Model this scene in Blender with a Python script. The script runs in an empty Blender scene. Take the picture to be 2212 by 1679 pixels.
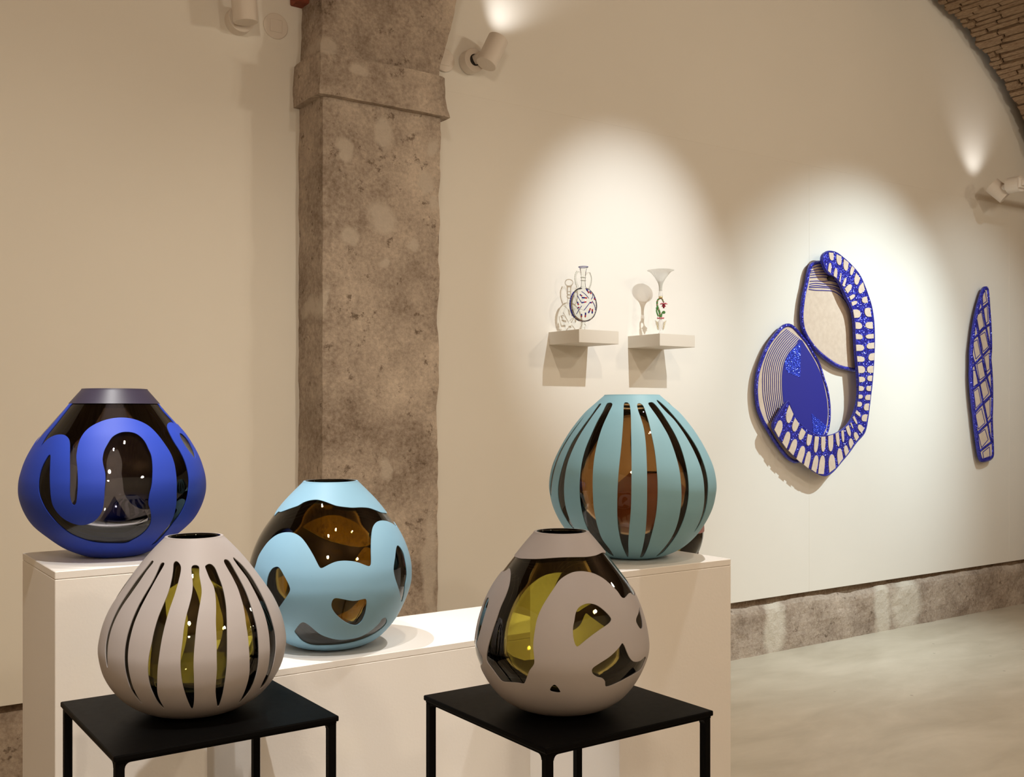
import bpy, bmesh, math, random
import numpy as np
from mathutils import Vector, Matrix, noise

sc = bpy.context.scene
col = sc.collection
random.seed(7)

# ------------------------------------------------------------------ camera
F, CX, CY, H = 2260.0, 1106.0, 890.0, 1.5          # focal length in px, horizon row, eye height
AZ = math.radians(35.0)                            # view turned this far from the wall normal
RV = np.array([math.cos(AZ), -math.sin(AZ), 0.0])  # camera right
FV = np.array([math.sin(AZ), math.cos(AZ), 0.0])   # camera forward
cam_d = bpy.data.cameras.new('camera'); cam = bpy.data.objects.new('camera', cam_d); col.objects.link(cam)
cam.location = (0, 0, H); cam.rotation_euler = (math.radians(90), 0, -AZ)
cam_d.sensor_fit = 'HORIZONTAL'; cam_d.sensor_width = 36.0
cam_d.lens = 36.0 * F / 2212.0
cam_d.shift_y = (CY - 1679 / 2) / 2212.0
cam_d.clip_start = 0.05
sc.camera = cam

# ------------------------------------------------------------------ world, exposure
w = bpy.data.worlds.new('world'); sc.world = w; w.use_nodes = True
w.node_tree.nodes['Background'].inputs[0].default_value = (0.9, 0.8, 0.65, 1)
w.node_tree.nodes['Background'].inputs[1].default_value = 0.05
sc.view_settings.view_transform = 'Standard'; sc.view_settings.look = 'None'
sc.view_settings.gamma = 1.0; sc.view_settings.use_curve_mapping = False
sc.view_settings.exposure = 0.9
cy = sc.cycles
cy.use_denoising = True
cy.max_bounces = 14; cy.diffuse_bounces = 6; cy.glossy_bounces = 6; cy.transmission_bounces = 10
cy.transparent_max_bounces = 32
cy.sample_clamp_indirect = 6.0
cy.caustics_reflective = False; cy.caustics_refractive = False

# ------------------------------------------------------------------ gallery spots and added fill lamps
WARM = (1.0, 0.86, 0.66); NEUT = (1.0, 0.98, 0.94); COOL = (0.82, 0.97, 1.0)
def spot(name, loc, tgt, watts, angle, blend=0.6, color=WARM, radius=0.05):
    d = bpy.data.lights.new(name, 'SPOT'); o = bpy.data.objects.new(name, d); col.objects.link(o)
    d.energy = watts; d.color = color; d.spot_size = math.radians(angle); d.spot_blend = blend
    d.shadow_soft_size = radius; o.location = loc
    o.rotation_euler = (Vector(tgt) - Vector(loc)).to_track_quat('-Z', 'Y').to_euler()
    return o
def bulb(name, loc, watts, color=WARM, radius=0.15):
    d = bpy.data.lights.new(name, 'POINT'); o = bpy.data.objects.new(name, d); col.objects.link(o)
    d.energy = watts; d.color = color; d.shadow_soft_size = radius; o.location = loc
    return o
spot('spot_shelves', (3.78, 1.35, 4.25), (3.86, 4.41, 2.2), 250, 29, 1.0, (0.93, 0.985, 1.0), 0.02)
spot('spot_relief', (6.6, 2.0, 4.1), (5.7, 4.41, 1.3), 335, 56, 1.0, COOL, 0.03)
spot('spot_panel', (6.45, 1.6, 4.1), (7.25, 4.41, 1.7), 95, 42, 1.0, COOL, 0.03)
spot('spot_middle', (0.25, 2.25, 4.25), (1.2, 2.5, 0.95), 200, 23, 0.4, NEUT, 0.025)
spot('spot_blue', (0.78, 2.6, 4.25), (0.72, 2.75, 1.2), 70, 22, 0.6, NEUT, 0.025)
spot('spot_teal', (2.5, 1.75, 4.25), (1.9, 2.15, 1.1), 150, 28, 0.6, NEUT, 0.025)
spot('spot_front', (0.1, 0.7, 4.25), (0.75, 2.35, 0.95), 175, 28, 1.0, NEUT, 0.03)
spot('fill_floor', (6.0, 1.0, 4.2), (5.2, 2.9, 0.0), 75, 60, 1.0, NEUT, 0.05)  # unseen lamp added to brighten the floor
spot('fill_wall', (0.9, 1.0, 4.25), (0.7, 4.41, 0.1), 75, 66, 1.0, WARM, 0.05)  # added fill standing in for light bounced off the floor
spot('fill_wall', (2.2, 0.6, 4.25), (2.9, 4.41, 0.4), 80, 64, 1.0, WARM, 0.05)  # second added fill, lifts the wall beside the pillar
spot('fill_right_table', (0.9, 0.6, 4.25), (1.3, 1.7, 1.1), 35, 20, 0.8, NEUT, 0.03)  # added fill that lifts the vase on the right table
for i, p in enumerate([(-0.6, -0.6, 3.3), (2.4, -1.8, 3.3), (5.0, 0.9, 3.4), (7.5, -1.0, 3.3), (-1.5, -2.6, 3.3)]):
    bulb('fill_bulb', p, 40, WARM, 0.12)  # added soft fill for the ambient level, floating without fixtures

# ------------------------------------------------------------------ pixel -> place helpers
def ray(x, y):
    return (x - CX) / F * RV + FV + np.array([0, 0, (CY - y) / F])
def on_n(x, y, n):
    d = ray(x, y); p = d * (n / d[1]); p[2] += H; return p
def on_z(x, y, z):
    d = ray(x, y); p = d * ((z - H) / d[2]); p[2] += H; return p
def dist_at(p):
    return float(p[0] * FV[0] + p[1] * FV[1])

def catmull(pts, k=5, closed=True):
    P = np.array(pts, float); n = len(P); out = []
    rng = range(n) if closed else range(n - 1)
    for i in rng:
        if closed:
            a, b, c, d = P[i - 1], P[i], P[(i + 1) % n], P[(i + 2) % n]
        else:
            a, b, c, d = P[max(i - 1, 0)], P[i], P[i + 1], P[min(i + 2, n - 1)]
        for j in range(k):
            t = j / k
            out.append(0.5 * (2 * b + (c - a) * t + (2 * a - 5 * b + 4 * c - d) * t * t + (3 * b - a - 3 * c + d) * t ** 3))
    if not closed:
        out.append(P[-1])
    return np.array(out)

# ------------------------------------------------------------------ object helpers
def tag(o, label=None, cat=None, group=None, kind=None):
    if label: o['label'] = label
    if cat: o['category'] = cat
    if group: o['group'] = group
    if kind: o['kind'] = kind
    return o
def empty(name, loc=(0, 0, 0), rz=0.0):
    o = bpy.data.objects.new(name, None); col.objects.link(o)
    o.location = loc; o.rotation_euler = (0, 0, rz); o.empty_display_size = 0.05
    return o
def place(o, parent):
    """parent without moving it; parents carry only a translation and turn about z"""
    if parent is not None:
        o.parent = parent
        def world(q):
            m = Matrix.Translation(q.location) @ q.rotation_euler.to_matrix().to_4x4()
            return m if q.parent is None else world(q.parent) @ q.matrix_parent_inverse @ m
        pm = world(parent)
        o.matrix_parent_inverse = pm.inverted()
    return o
def pyobj(name, v, f, mat=None, parent=None, smooth=False):
    me = bpy.data.meshes.new(name); me.from_pydata([tuple(map(float, p)) for p in v], [], f); me.update()
    if smooth: me.polygons.foreach_set('use_smooth', [True] * len(me.polygons))
    o = bpy.data.objects.new(name, me); col.objects.link(o)
    if mat: me.materials.append(mat)
    return place(o, parent)
def bmobj(name, bm, mat=None, parent=None, smooth=False):
    me = bpy.data.meshes.new(name); bm.normal_update(); bm.to_mesh(me); bm.free()
    if smooth: me.polygons.foreach_set('use_smooth', [True] * len(me.polygons))
    o = bpy.data.objects.new(name, me); col.objects.link(o)
    if mat: me.materials.append(mat)
    return place(o, parent)
def bm_box(bm, lo, hi, bevel=0.0, seg=2):
    lo, hi = Vector(lo), Vector(hi)
    r = bmesh.ops.create_cube(bm, size=1.0)
    vs = r['verts']
    for v in vs: v.co = Vector([lo[i] + (v.co[i] + .5) * (hi[i] - lo[i]) for i in range(3)])
    if bevel:
        es = list({e for v in vs for e in v.link_edges})
        bmesh.ops.bevel(bm, geom=es, offset=bevel, segments=seg, affect='EDGES', profile=0.5)
    return bm
def box(name, lo, hi, mat, parent=None, bevel=0.0, seg=2, smooth=False):
    return bmobj(name, bm_box(bmesh.new(), lo, hi, bevel, seg), mat, parent, smooth)
def tube_data(path, rad, sides=8, closed=False):
    P = [Vector(p) for p in path]; n = len(P); v = []; f = []
    up = None
    for i, p in enumerate(P):
        if closed: t = (P[(i + 1) % n] - P[i - 1])
        else: t = P[min(i + 1, n - 1)] - P[max(i - 1, 0)]
        t.normalize()
        if up is None:
            up = Vector((0, 0, 1)) if abs(t.z) < .9 else Vector((0, 1, 0))
        a = t.cross(up)
        if a.length < 1e-6: a = t.cross(Vector((1, .3, .2)))
        a.normalize(); b = a.cross(t).normalized(); up = b
        r = rad[i] if hasattr(rad, '__len__') else rad
        for k in range(sides):
            an = 2 * math.pi * k / sides
            v.append(p + a * (math.cos(an) * r) + b * (math.sin(an) * r))
    m = n if closed else n - 1
    for i in range(m):
        for k in range(sides):
            j = (i + 1) % n
            f.append((i * sides + k, i * sides + (k + 1) % sides, j * sides + (k + 1) % sides, j * sides + k))
    if not closed:
        f.append(tuple(range(sides - 1, -1, -1))); f.append(tuple((n - 1) * sides + k for k in range(sides)))
    return v, f
def tube(name, path, rad, mat, parent=None, sides=8, closed=False):
    v, f = tube_data(path, rad, sides, closed)
    return pyobj(name, v, f, mat, parent, True)
def lathe_data(prof, seg=48, c=(0, 0, 0), sx=1.0, sy=1.0):
    v = []; f = []; n = len(prof)
    for r, z in prof:
        for k in range(seg):
            a = 2 * math.pi * k / seg
            v.append((c[0] + r * sx * math.cos(a), c[1] + r * sy * math.sin(a), c[2] + z))
    for i in range(n - 1):
        for k in range(seg):
            k2 = (k + 1) % seg
            f.append((i * seg + k, i * seg + k2, (i + 1) * seg + k2, (i + 1) * seg + k))
    return v, f
def lathe(name, prof, mat, parent=None, seg=48, c=(0, 0, 0), sx=1.0, sy=1.0):
    v, f = lathe_data(prof, seg, c, sx, sy)
    return pyobj(name, v, f, mat, parent, True)

# ------------------------------------------------------------------ materials
def new_mat(name):
    m = bpy.data.materials.new(name); m.use_nodes = True
    nt = m.node_tree; b = nt.nodes['Principled BSDF']
    return m, nt, b
def srgb(r, g, b):
    f = lambda c: (c / 255 / 12.92) if c / 255 <= 0.04045 else ((c / 255 + 0.055) / 1.055) ** 2.4
    return (f(r), f(g), f(b), 1)
def N(nt, t, **kw):
    n = nt.nodes.new(t)
    for k, v in kw.items():
        if k.startswith('i_'):
            key = k[2:]
            n.inputs[int(key) if key.isdigit() else key].default_value = v
        else: setattr(n, k, v)
    return n
def plain(name, color, rough=0.5, metal=0.0, spec=0.5, bump=0.0, bscale=200.0, bdist=0.001):
    m, nt, b = new_mat(name)
    b.inputs['Base Color'].default_value = color; b.inputs['Roughness'].default_value = rough
    b.inputs['Metallic'].default_value = metal; b.inputs['Specular IOR Level'].default_value = spec
    tc = N(nt, 'ShaderNodeTexCoord')
    nz = N(nt, 'ShaderNodeTexNoise', i_Scale=bscale, i_Detail=3.0)
    nt.links.new(tc.outputs['Object'], nz.inputs['Vector'])
    if bump:
        bp = N(nt, 'ShaderNodeBump', i_Strength=bump, i_Distance=bdist)
        nt.links.new(nz.outputs[0], bp.inputs['Height']); nt.links.new(bp.outputs[0], b.inputs['Normal'])
    mx = N(nt, 'ShaderNodeMapRange', i_3=rough * 0.92, i_4=min(1, rough * 1.08))
    nt.links.new(nz.outputs[0], mx.inputs[0]); nt.links.new(mx.outputs[0], b.inputs['Roughness'])
    return m
def blotchy(name, c1, c2, scale=3.0, detail=6.0, rough=0.6, bump=0.0, bscale=60.0, bdist=0.002, stretch=(1, 1, 1), spec=0.5, lo=.35, hi=.65):
    m, nt, b = new_mat(name)
    tc = N(nt, 'ShaderNodeTexCoord'); mp = N(nt, 'ShaderNodeMapping'); mp.inputs['Scale'].default_value = stretch
    nt.links.new(tc.outputs['Object'], mp.inputs[0])
    nz = N(nt, 'ShaderNodeTexNoise', i_Scale=scale, i_Detail=detail, i_Roughness=0.6)
    nt.links.new(mp.outputs[0], nz.inputs['Vector'])
    cr = N(nt, 'ShaderNodeValToRGB'); cr.color_ramp.elements[0].color = c1; cr.color_ramp.elements[1].color = c2
    cr.color_ramp.elements[0].position = lo; cr.color_ramp.elements[1].position = hi
    nt.links.new(nz.outputs[0], cr.inputs[0]); nt.links.new(cr.outputs[0], b.inputs['Base Color'])
    b.inputs['Roughness'].default_value = rough; b.inputs['Specular IOR Level'].default_value = spec
    if bump:
        n2 = N(nt, 'ShaderNodeTexNoise', i_Scale=bscale, i_Detail=5.0)
        nt.links.new(tc.outputs['Object'], n2.inputs['Vector'])
        bp = N(nt, 'ShaderNodeBump', i_Strength=bump, i_Distance=bdist)
        nt.links.new(n2.outputs[0], bp.inputs['Height']); nt.links.new(bp.outputs[0], b.inputs['Normal'])
    return m
def pane_glass(name, tint, ior=1.5, rough=0.0):
    """thin-walled tinted glass: clear where seen straight, mirror-like at a slant"""
    m = bpy.data.materials.new(name); m.use_nodes = True; nt = m.node_tree
    for n in list(nt.nodes): nt.nodes.remove(n)
    out = N(nt, 'ShaderNodeOutputMaterial'); mix = N(nt, 'ShaderNodeMixShader')
    fr = N(nt, 'ShaderNodeFresnel', i_IOR=ior)
    tr = N(nt, 'ShaderNodeBsdfTransparent'); tr.inputs[0].default_value = tint
    gl = N(nt, 'ShaderNodeBsdfGlossy'); gl.inputs['Roughness'].default_value = rough; gl.inputs[0].default_value = (1, 1, 1, 1)
    tc = N(nt, 'ShaderNodeTexCoord'); nz = N(nt, 'ShaderNodeTexNoise', i_Scale=7.0, i_Detail=1.0)
    bp = N(nt, 'ShaderNodeBump', i_Strength=0.12, i_Distance=0.004)
    nt.links.new(tc.outputs['Object'], nz.inputs['Vector']); nt.links.new(nz.outputs[0], bp.inputs['Height'])
    nt.links.new(bp.outputs[0], gl.inputs['Normal'])
    nt.links.new(fr.outputs[0], mix.inputs[0]); nt.links.new(tr.outputs[0], mix.inputs[1]); nt.links.new(gl.outputs[0], mix.inputs[2])
    nt.links.new(mix.outputs[0], out.inputs[0])
    return m

M = {}
M['wall'] = blotchy('wall_paint', (0.79, 0.765, 0.715, 1), (0.805, 0.78, 0.73, 1), 1.3, 3, 0.7, 0.06, 90, 0.001, spec=0.3)
M['plinth'] = plain('plinth_paint', (0.80, 0.765, 0.725, 1), 0.5, bump=0.12, bscale=140, bdist=0.0015)
M['shelf'] = plain('shelf_paint', (0.72, 0.68, 0.61, 1), 0.55)
M['lamp'] = plain('lamp_white', (0.74, 0.68, 0.62, 1), 0.45)
M['lamp_in'] = plain('lamp_reflector', (0.35, 0.33, 0.3, 1), 0.4)
M['dark'] = plain('dark_gap', (0.02, 0.017, 0.015, 1), 0.6)
M['black'] = plain('black_steel', (0.004, 0.0038, 0.0038, 1), 0.40, spec=0.03, bump=0.03, bscale=60, bdist=0.0005)
M['outer_wall'] = blotchy('room_plaster', (0.62, 0.55, 0.46, 1), (0.66, 0.59, 0.5, 1), 2, 4, 0.8)

def floor_mat():
    m, nt, b = new_mat('microcement')
    tc = N(nt, 'ShaderNodeTexCoord'); mp = N(nt, 'ShaderNodeMapping'); mp.inputs['Scale'].default_value = (0.9, 2.2, 1)
    mp.inputs['Rotation'].default_value = (0, 0, 0.5)
    nt.links.new(tc.outputs['Object'], mp.inputs[0])
    n1 = N(nt, 'ShaderNodeTexNoise', i_Scale=1.6, i_Detail=8.0, i_Roughness=0.62, i_Distortion=0.4)
    nt.links.new(mp.outputs[0], n1.inputs['Vector'])
    cr = N(nt, 'ShaderNodeValToRGB')
    cr.color_ramp.elements[0].position = .3; cr.color_ramp.elements[0].color = (0.50, 0.45, 0.355, 1)
    cr.color_ramp.elements[1].position = .68; cr.color_ramp.elements[1].color = (0.66, 0.605, 0.50, 1)
    nt.links.new(n1.outputs[0], cr.inputs[0])
    # a few dark scuffs
    n2 = N(nt, 'ShaderNodeTexVoronoi', i_Scale=5.0); nt.links.new(tc.outputs['Object'], n2.inputs['Vector'])
    lt = N(nt, 'ShaderNodeMath', operation='LESS_THAN'); lt.inputs[1].default_value = 0.045
    nt.links.new(n2.outputs['Distance'], lt.inputs[0])
    mx = N(nt, 'ShaderNodeMix', data_type='RGBA'); mx.inputs[7].default_value = (0.16, 0.12, 0.08, 1)
    sc_ = N(nt, 'ShaderNodeMath', operation='MULTIPLY'); sc_.inputs[1].default_value = 0.5
    nt.links.new(lt.outputs[0], sc_.inputs[0]); nt.links.new(sc_.outputs[0], mx.inputs[0])
    nt.links.new(cr.outputs[0], mx.inputs[6]); nt.links.new(mx.outputs[2], b.inputs['Base Color'])
    b.inputs['Roughness'].default_value = 0.42; b.inputs['Specular IOR Level'].default_value = 0.4
    return m
M['floor'] = floor_mat()

def stone_mat(name, c_dark, c_mid, c_light, patches=(), patch_col=(0.5, 0.43, 0.36, 1), streak=False):
    m, nt, b = new_mat(name); L = nt.links
    tc = N(nt, 'ShaderNodeTexCoord')
    n1 = N(nt, 'ShaderNodeTexNoise', i_Scale=3.0, i_Detail=8.0, i_Roughness=0.65); L.new(tc.outputs['Object'], n1.inputs['Vector'])
    n2 = N(nt, 'ShaderNodeTexNoise', i_Scale=55.0, i_Detail=4.0, i_Roughness=0.7); L.new(tc.outputs['Object'], n2.inputs['Vector'])
    ad = N(nt, 'ShaderNodeMath', operation='MULTIPLY_ADD'); ad.inputs[1].default_value = 0.55
    L.new(n2.outputs[0], ad.inputs[0]); L.new(n1.outputs[0], ad.inputs[2])
    cr = N(nt, 'ShaderNodeValToRGB'); e = cr.color_ramp.elements
    e[0].position = .55; e[0].color = c_dark; e[1].position = 1.0; e[1].color = c_light
    k = e.new(.76); k.color = c_mid
    L.new(ad.outputs[0], cr.inputs[0])
    cur = cr.outputs[0]
    # pits
    n3 = N(nt, 'ShaderNodeTexNoise', i_Scale=16.0, i_Detail=6.0, i_Roughness=0.75); L.new(tc.outputs['Object'], n3.inputs['Vector'])
    mr = N(nt, 'ShaderNodeMapRange', i_1=0.34, i_2=0.41, i_3=0.75, i_4=0.0); L.new(n3.outputs[0], mr.inputs[0])
    mx = N(nt, 'ShaderNodeMix', data_type='RGBA'); mx.inputs[7].default_value = (c_dark[0] * .55, c_dark[1] * .5, c_dark[2] * .45, 1)
    L.new(mr.outputs[0], mx.inputs[0]); L.new(cur, mx.inputs[6]); cur = mx.outputs[2]
    warp = N(nt, 'ShaderNodeTexNoise', i_Scale=9.0, i_Detail=4.0); L.new(tc.outputs['Object'], warp.inputs['Vector'])
    wv = N(nt, 'ShaderNodeVectorMath', operation='MULTIPLY_ADD'); wv.inputs[1].default_value = (0.10, 0.10, 0.10)
    L.new(warp.outputs['Color'], wv.inputs[0]); L.new(tc.outputs['Object'], wv.inputs[2])
    for (px, py, pz, rx, rz) in patches:
        sb = N(nt, 'ShaderNodeVectorMath', operation='SUBTRACT'); sb.inputs[1].default_value = (px + .05, py + .05, pz + .05)
        L.new(wv.outputs[0], sb.inputs[0])
        dv = N(nt, 'ShaderNodeVectorMath', operation='DIVIDE'); dv.inputs[1].default_value = (rx, 0.3, rz)
        L.new(sb.outputs[0], dv.inputs[0])
        ln = N(nt, 'ShaderNodeVectorMath', operation='LENGTH'); L.new(dv.outputs[0], ln.inputs[0])
        m2 = N(nt, 'ShaderNodeMapRange', i_1=0.7, i_2=1.15, i_3=0.75, i_4=0.0); L.new(ln.outputs['Value'], m2.inputs[0])
        mx2 = N(nt, 'ShaderNodeMix', data_type='RGBA'); mx2.inputs[7].default_value = patch_col
        L.new(m2.outputs[0], mx2.inputs[0]); L.new(cur, mx2.inputs[6]); cur = mx2.outputs[2]
    L.new(cur, b.inputs['Base Color'])
    b.inputs['Roughness'].default_value = 0.9; b.inputs['Specular IOR Level'].default_value = 0.2
    n4 = N(nt, 'ShaderNodeTexNoise', i_Scale=38.0, i_Detail=8.0, i_Roughness=0.7); L.new(tc.outputs['Object'], n4.inputs['Vector'])
    bp = N(nt, 'ShaderNodeBump', i_Strength=0.9, i_Distance=0.012); L.new(n4.outputs[0], bp.inputs['Height']); L.new(bp.outputs[0], b.inputs['Normal'])
    return m

# ================================================================== ROOM
NW = 4.41            # face of the white lining
NB = 4.44            # old wall behind it, above the lining
ZS = 3.085           # top of the lining
ZC = 4.46
box('floor', (-4, -4.5, -0.1), (12, 4.9, 0), M['floor'])['kind'] = 'structure'
M['brickceil'] = blotchy('brick_vault', (0.20, 0.11, 0.06, 1), (0.36, 0.24, 0.14, 1), 9, 6, 0.9, 0.5, 20, 0.01, (1, .2, 1))
box('ceiling', (-4, -4.5, ZC), (12, 4.9, ZC + .1), M['brickceil'])['kind'] = 'structure'
box('wall_left', (-4.1, -4.5, 0), (-4, 4.9, ZC), M['outer_wall'])['kind'] = 'structure'
box('wall_right', (12, -4.5, 0), (12.1, 4.9, ZC), M['outer_wall'])['kind'] = 'structure'
box('wall_front', (-4, -4.6, 0), (12, -4.5, ZC), M['outer_wall'])['kind'] = 'structure'
wb = tag(box('wall_back', (-4, NB, 0), (12, NB + .2, ZC), M['wall']), kind='structure')
# plaster lining boards on the old wall
s_seam = [on_n(x, 900, NW)[0] for x in (1748, 2180)]
PX0, PX1 = 1.912, 2.505                                  # pillar sides
edges = [PX1 - .05] + s_seam + [12.0]
for a, b_ in zip(edges[:-1], edges[1:]):
    box('lining_board', (a, NW, 0.345), (b_, NB + .02, ZS), M['wall'], wb, 0.0012, 1)
for a, b_ in [(-4, -1.0), (-1.0, PX0 + .05)]:
    box('lining_board', (a, NW, 0.37), (b_, NB + .02, ZC), M['wall'], wb, 0.0012, 1)

xa, xb = PX1 - .05, 12.0
pr = [(NW + .001, ZS), (NW - .035 * (ZC - ZS), ZC), (NB + .02, ZC), (NB + .02, ZS)]
pyobj('upper_plaster', [(x, n_, z) for x in (xa, xb) for n_, z in pr], [(0, 1, 5, 4), (1, 2, 6, 5), (2, 3, 7, 6), (3, 0, 4, 7), (3, 2, 1, 0), (4, 5, 6, 7)], M['wall'], wb)
# old stone footing under the boards
foot_patch = []
for x, yt, wx in ((1672, 1330, .10), (1905, 1290, .10), (1957, 1280, .17)):
    p = on_n(x, yt, NW); foot_patch.append((p[0], NW, 0.16, wx, 0.21))
M['footing'] = stone_mat('footing_stone', (0.20, 0.15, 0.115, 1), (0.40, 0.325, 0.265, 1), (0.60, 0.51, 0.43, 1), foot_patch, (0.74, 0.69, 0.60, 1))
def footing():
    v = []; f = []
    xs = np.arange(-4, 12.001, 0.03); prof = []
    nz = 12
    for i, x in enumerate(xs):
        top = 0.308 + 0.018 * noise.noise((x * 2.3, 1.7, 0)) + 0.012 * noise.noise((x * 9, 4, 0)) + (0.03 if x < PX0 else 0)
        col_ = []
        for j in range(nz + 1):
            z = top * j / nz
            d = 0.010 * noise.noise((x * 6, z * 6, 3)) + 0.006 * noise.noise((x * 22, z * 22, 7))
            rnd = -0.012 * max(0, (j - nz + 1.5)) ** 1.5
            col_.append((x, NW - 0.004 - d - rnd, z))
        col_.append((x, NW + 0.028, top + .004))
        v += col_
    m = nz + 2
    for i in range(len(xs) - 1):
        for j in range(m - 1):
            f.append((i * m + j, (i + 1) * m + j, (i + 1) * m + j + 1, i * m + j + 1))
    o = pyobj('baseboard_back', v, f, M['footing'], None, False)
    return tag(o, kind='structure')
footing()
M['old_wall'] = stone_mat('shaded_rubble', (0.07, 0.045, 0.028, 1), (0.15, 0.10, 0.065, 1), (0.28, 0.21, 0.15, 1))
tag(box('trim_1', (-4, NB - .006, 0.25), (12, NB + .01, 0.40), M['old_wall']), kind='structure')  # old stone in the recess, its shade put into the dark colours

# ------------------------------------------------------------------ stone pillar
def rough_block(name, corners_lo, corners_hi, mat, parent, step=0.028, amp=0.009, chip=0.03, seed=0, back=True):
    """block between a lower and an upper outline (x0,x1,y0,y1,z); sides weathered, corners chipped"""
    x0, x1, y0, y1, z0 = corners_lo; X0, X1, Y0, Y1, z1 = corners_hi
    nzs = max(2, int((z1 - z0) / step)); v = []; f = []
    ring = []
    nx = max(3, int((x1 - x0) / step)); ny = max(3, int((y1 - y0) / step))
    for j in range(ny + 1): ring.append((0, 1 - j / ny))           # left side, from wall to front
    for i in range(1, nx + 1): ring.append((i / nx, 0))            # front
    for j in range(1, ny + 1): ring.append((1, j / ny))            # right side
    rows = list(np.linspace(0, 1, nzs + 1))
    def pt(u, w_, t):
        xa, xb = x0 + (X0 - x0) * t, x1 + (X1 - x1) * t
        ya, yb = y0 + (Y0 - y0) * t, y1 + (Y1 - y1) * t
        z = z0 + (z1 - z0) * t
        p = Vector((xa + (xb - xa) * u, ya + (yb - ya) * w_, z))
        c = Vector(((xa + xb) / 2, yb, z))
        # distance to nearest vertical corner for chipping
        dx = min(abs(p.x - xa), abs(p.x - xb)); dy = abs(p.y - ya)
        e = max(dx, dy) if (abs(p.y - ya) < 1e-5 or dx < 1e-5) else 1
        q = Vector((p.x * 1.0 + seed, p.y, p.z))
        n_ = noise.noise(q * 7) * amp + noise.noise(q * 24) * amp * .45
        nrm = Vector((0, 0, 0))
        if u == 0: nrm.x -= 1
        if u == 1: nrm.x += 1
        if w_ == 0: nrm.y -= 1
        if nrm.length > 0: nrm.normalize()
        cn = max(0, 1 - e / 0.05)
        ch = cn * (0.006 + chip * max(0, noise.noise((seed * 3 + p.x, z * 5.5, 2.0))) ** 1.2 + chip * .35 * max(0, noise.noise((seed, z * 19, p.x))))
        edge = 0
        p = p + nrm * n_ - (p - c).normalized() * ch
        return p
    for t in rows:
        for u, w_ in ring: v.append(pt(u, w_, t))
    m = len(ring)
    for i in range(len(rows) - 1):
        for j in range(m - 1):
            f.append((i * m + j, i * m + j + 1, (i + 1) * m + j + 1, (i + 1) * m + j))
    f.append(tuple(range(m - 1, -1, -1))); f.append(tuple(len(v) - m + k for k in range(m)))
    return pyobj(name, v, f, mat, parent, False)
NP = 4.164
pp = []
for x, y, wx, hz in ((832, 289, .055, .075), (741, 322, .04, .05), (935, 318, .03, .045), (918, 393, .045, .055), (826, 470, .07, .075), (757, 512, .045, .05),
                     (888, 524, .035, .03), (703, 652, .022, .07), (940, 440, .03, .04), (832, 575, .03, .03), (828, 1010, .03, .06), (930, 1230, .04, .30), (770, 155, .04, .03), (712, 92, .05, .05)):
    p = on_n(x, y, NP); pp.append((p[0], NP, p[2], wx, hz))
M['pillar'] = stone_mat('pillar_stone', (0.22, 0.165, 0.125, 1), (0.43, 0.355, 0.295, 1), (0.68, 0.575, 0.48, 1), pp, (0.62, 0.545, 0.47, 1))
pil = tag(empty('stone_pillar', (2.2, 4.3, 0)), 'tall weathered brown stone pillar with a projecting band near its top', 'pillar')
rough_block('shaft', (PX0, PX1 - .008, NP, NB, 0.0), (PX0 + .005, PX1 + .012, NP, NB, 2.88), M['pillar'], pil, step=0.022, amp=0.006, chip=0.018, seed=1)
rough_block('impost_band', (PX0 - .025, PX1 + .05, NP - .03, NB, 2.865), (PX0 - .02, PX1 + .05, NP - .028, NB, 3.05), M['pillar'], pil, step=0.02, chip=.035, seed=5)
rough_block('springer', (PX0 + .008, PX1 + .015, NP + .03, NB, 3.045), (PX0 + .05, PX1 + .42, NP + .05, NB, ZC), M['pillar'], pil, chip=.03, seed=9)
M['brick'] = blotchy('brick', (0.22, 0.12, 0.065, 1), (0.52, 0.37, 0.23, 1), 14, 6, 0.9, 0.8, 70, 0.008, (1, .35, 1))
M['redbrick'] = blotchy('red_brick', (0.16, 0.035, 0.02, 1), (0.30, 0.08, 0.04, 1), 14, 6, 0.9, 0.8, 70, 0.008)
M['mortar'] = blotchy('mortar', (0.06, 0.035, 0.018, 1), (0.13, 0.08, 0.045, 1), 20, 6, 0.95, 0.8, 60, 0.01)
for i in range(9):
    z = 3.32 + i * 0.062
    box('brick', (PX0 - .035 - .006 * (i % 3) + random.uniform(-.008, .008) - .012 * i, NW - .075, z), (PX0 + .05, NW + .02, z + .048), M['redbrick'], pil, 0.005, 1)

# ------------------------------------------------------------------ brick arch
AS, AZc, AR = 5.974, 2.032, 2.4435; NA0, NA1 = 3.46, 4.305
arch = tag(empty('brick_arch', (7.4, 3.8, 3.0)), 'rough brown brick arch curving down in front of the white wall', 'arch')
def arch_back():
    v = []; f = []; n = 40; a0, a1 = math.radians(27.9), math.radians(90)
    for i in range(n + 1):
        a = a0 + (a1 - a0) * i / n
        for rr in (AR + .02, AR + .30):
            for nn in (NA0, NA1 - .012):
                v.append((AS + rr * math.cos(a), nn, AZc + rr * math.sin(a)))
    for i in range(n):
        b = i * 4; c = b + 4
        f += [(b, b + 1, c + 1, c), (b + 1, b + 3, c + 3, c + 1), (b, c, c + 2, b + 2), (b + 2, c + 2, c + 3, b + 3)]
    f += [(0, 2, 3, 1), (n * 4, n * 4 + 1, n * 4 + 3, n * 4 + 2)]
    # clip under the ceiling
    v = [(x, y, min(z, ZC - .002)) for x, y, z in v]
    return pyobj('mortar_bed', v, f, M['mortar'], arch)
arch_back()
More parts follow.
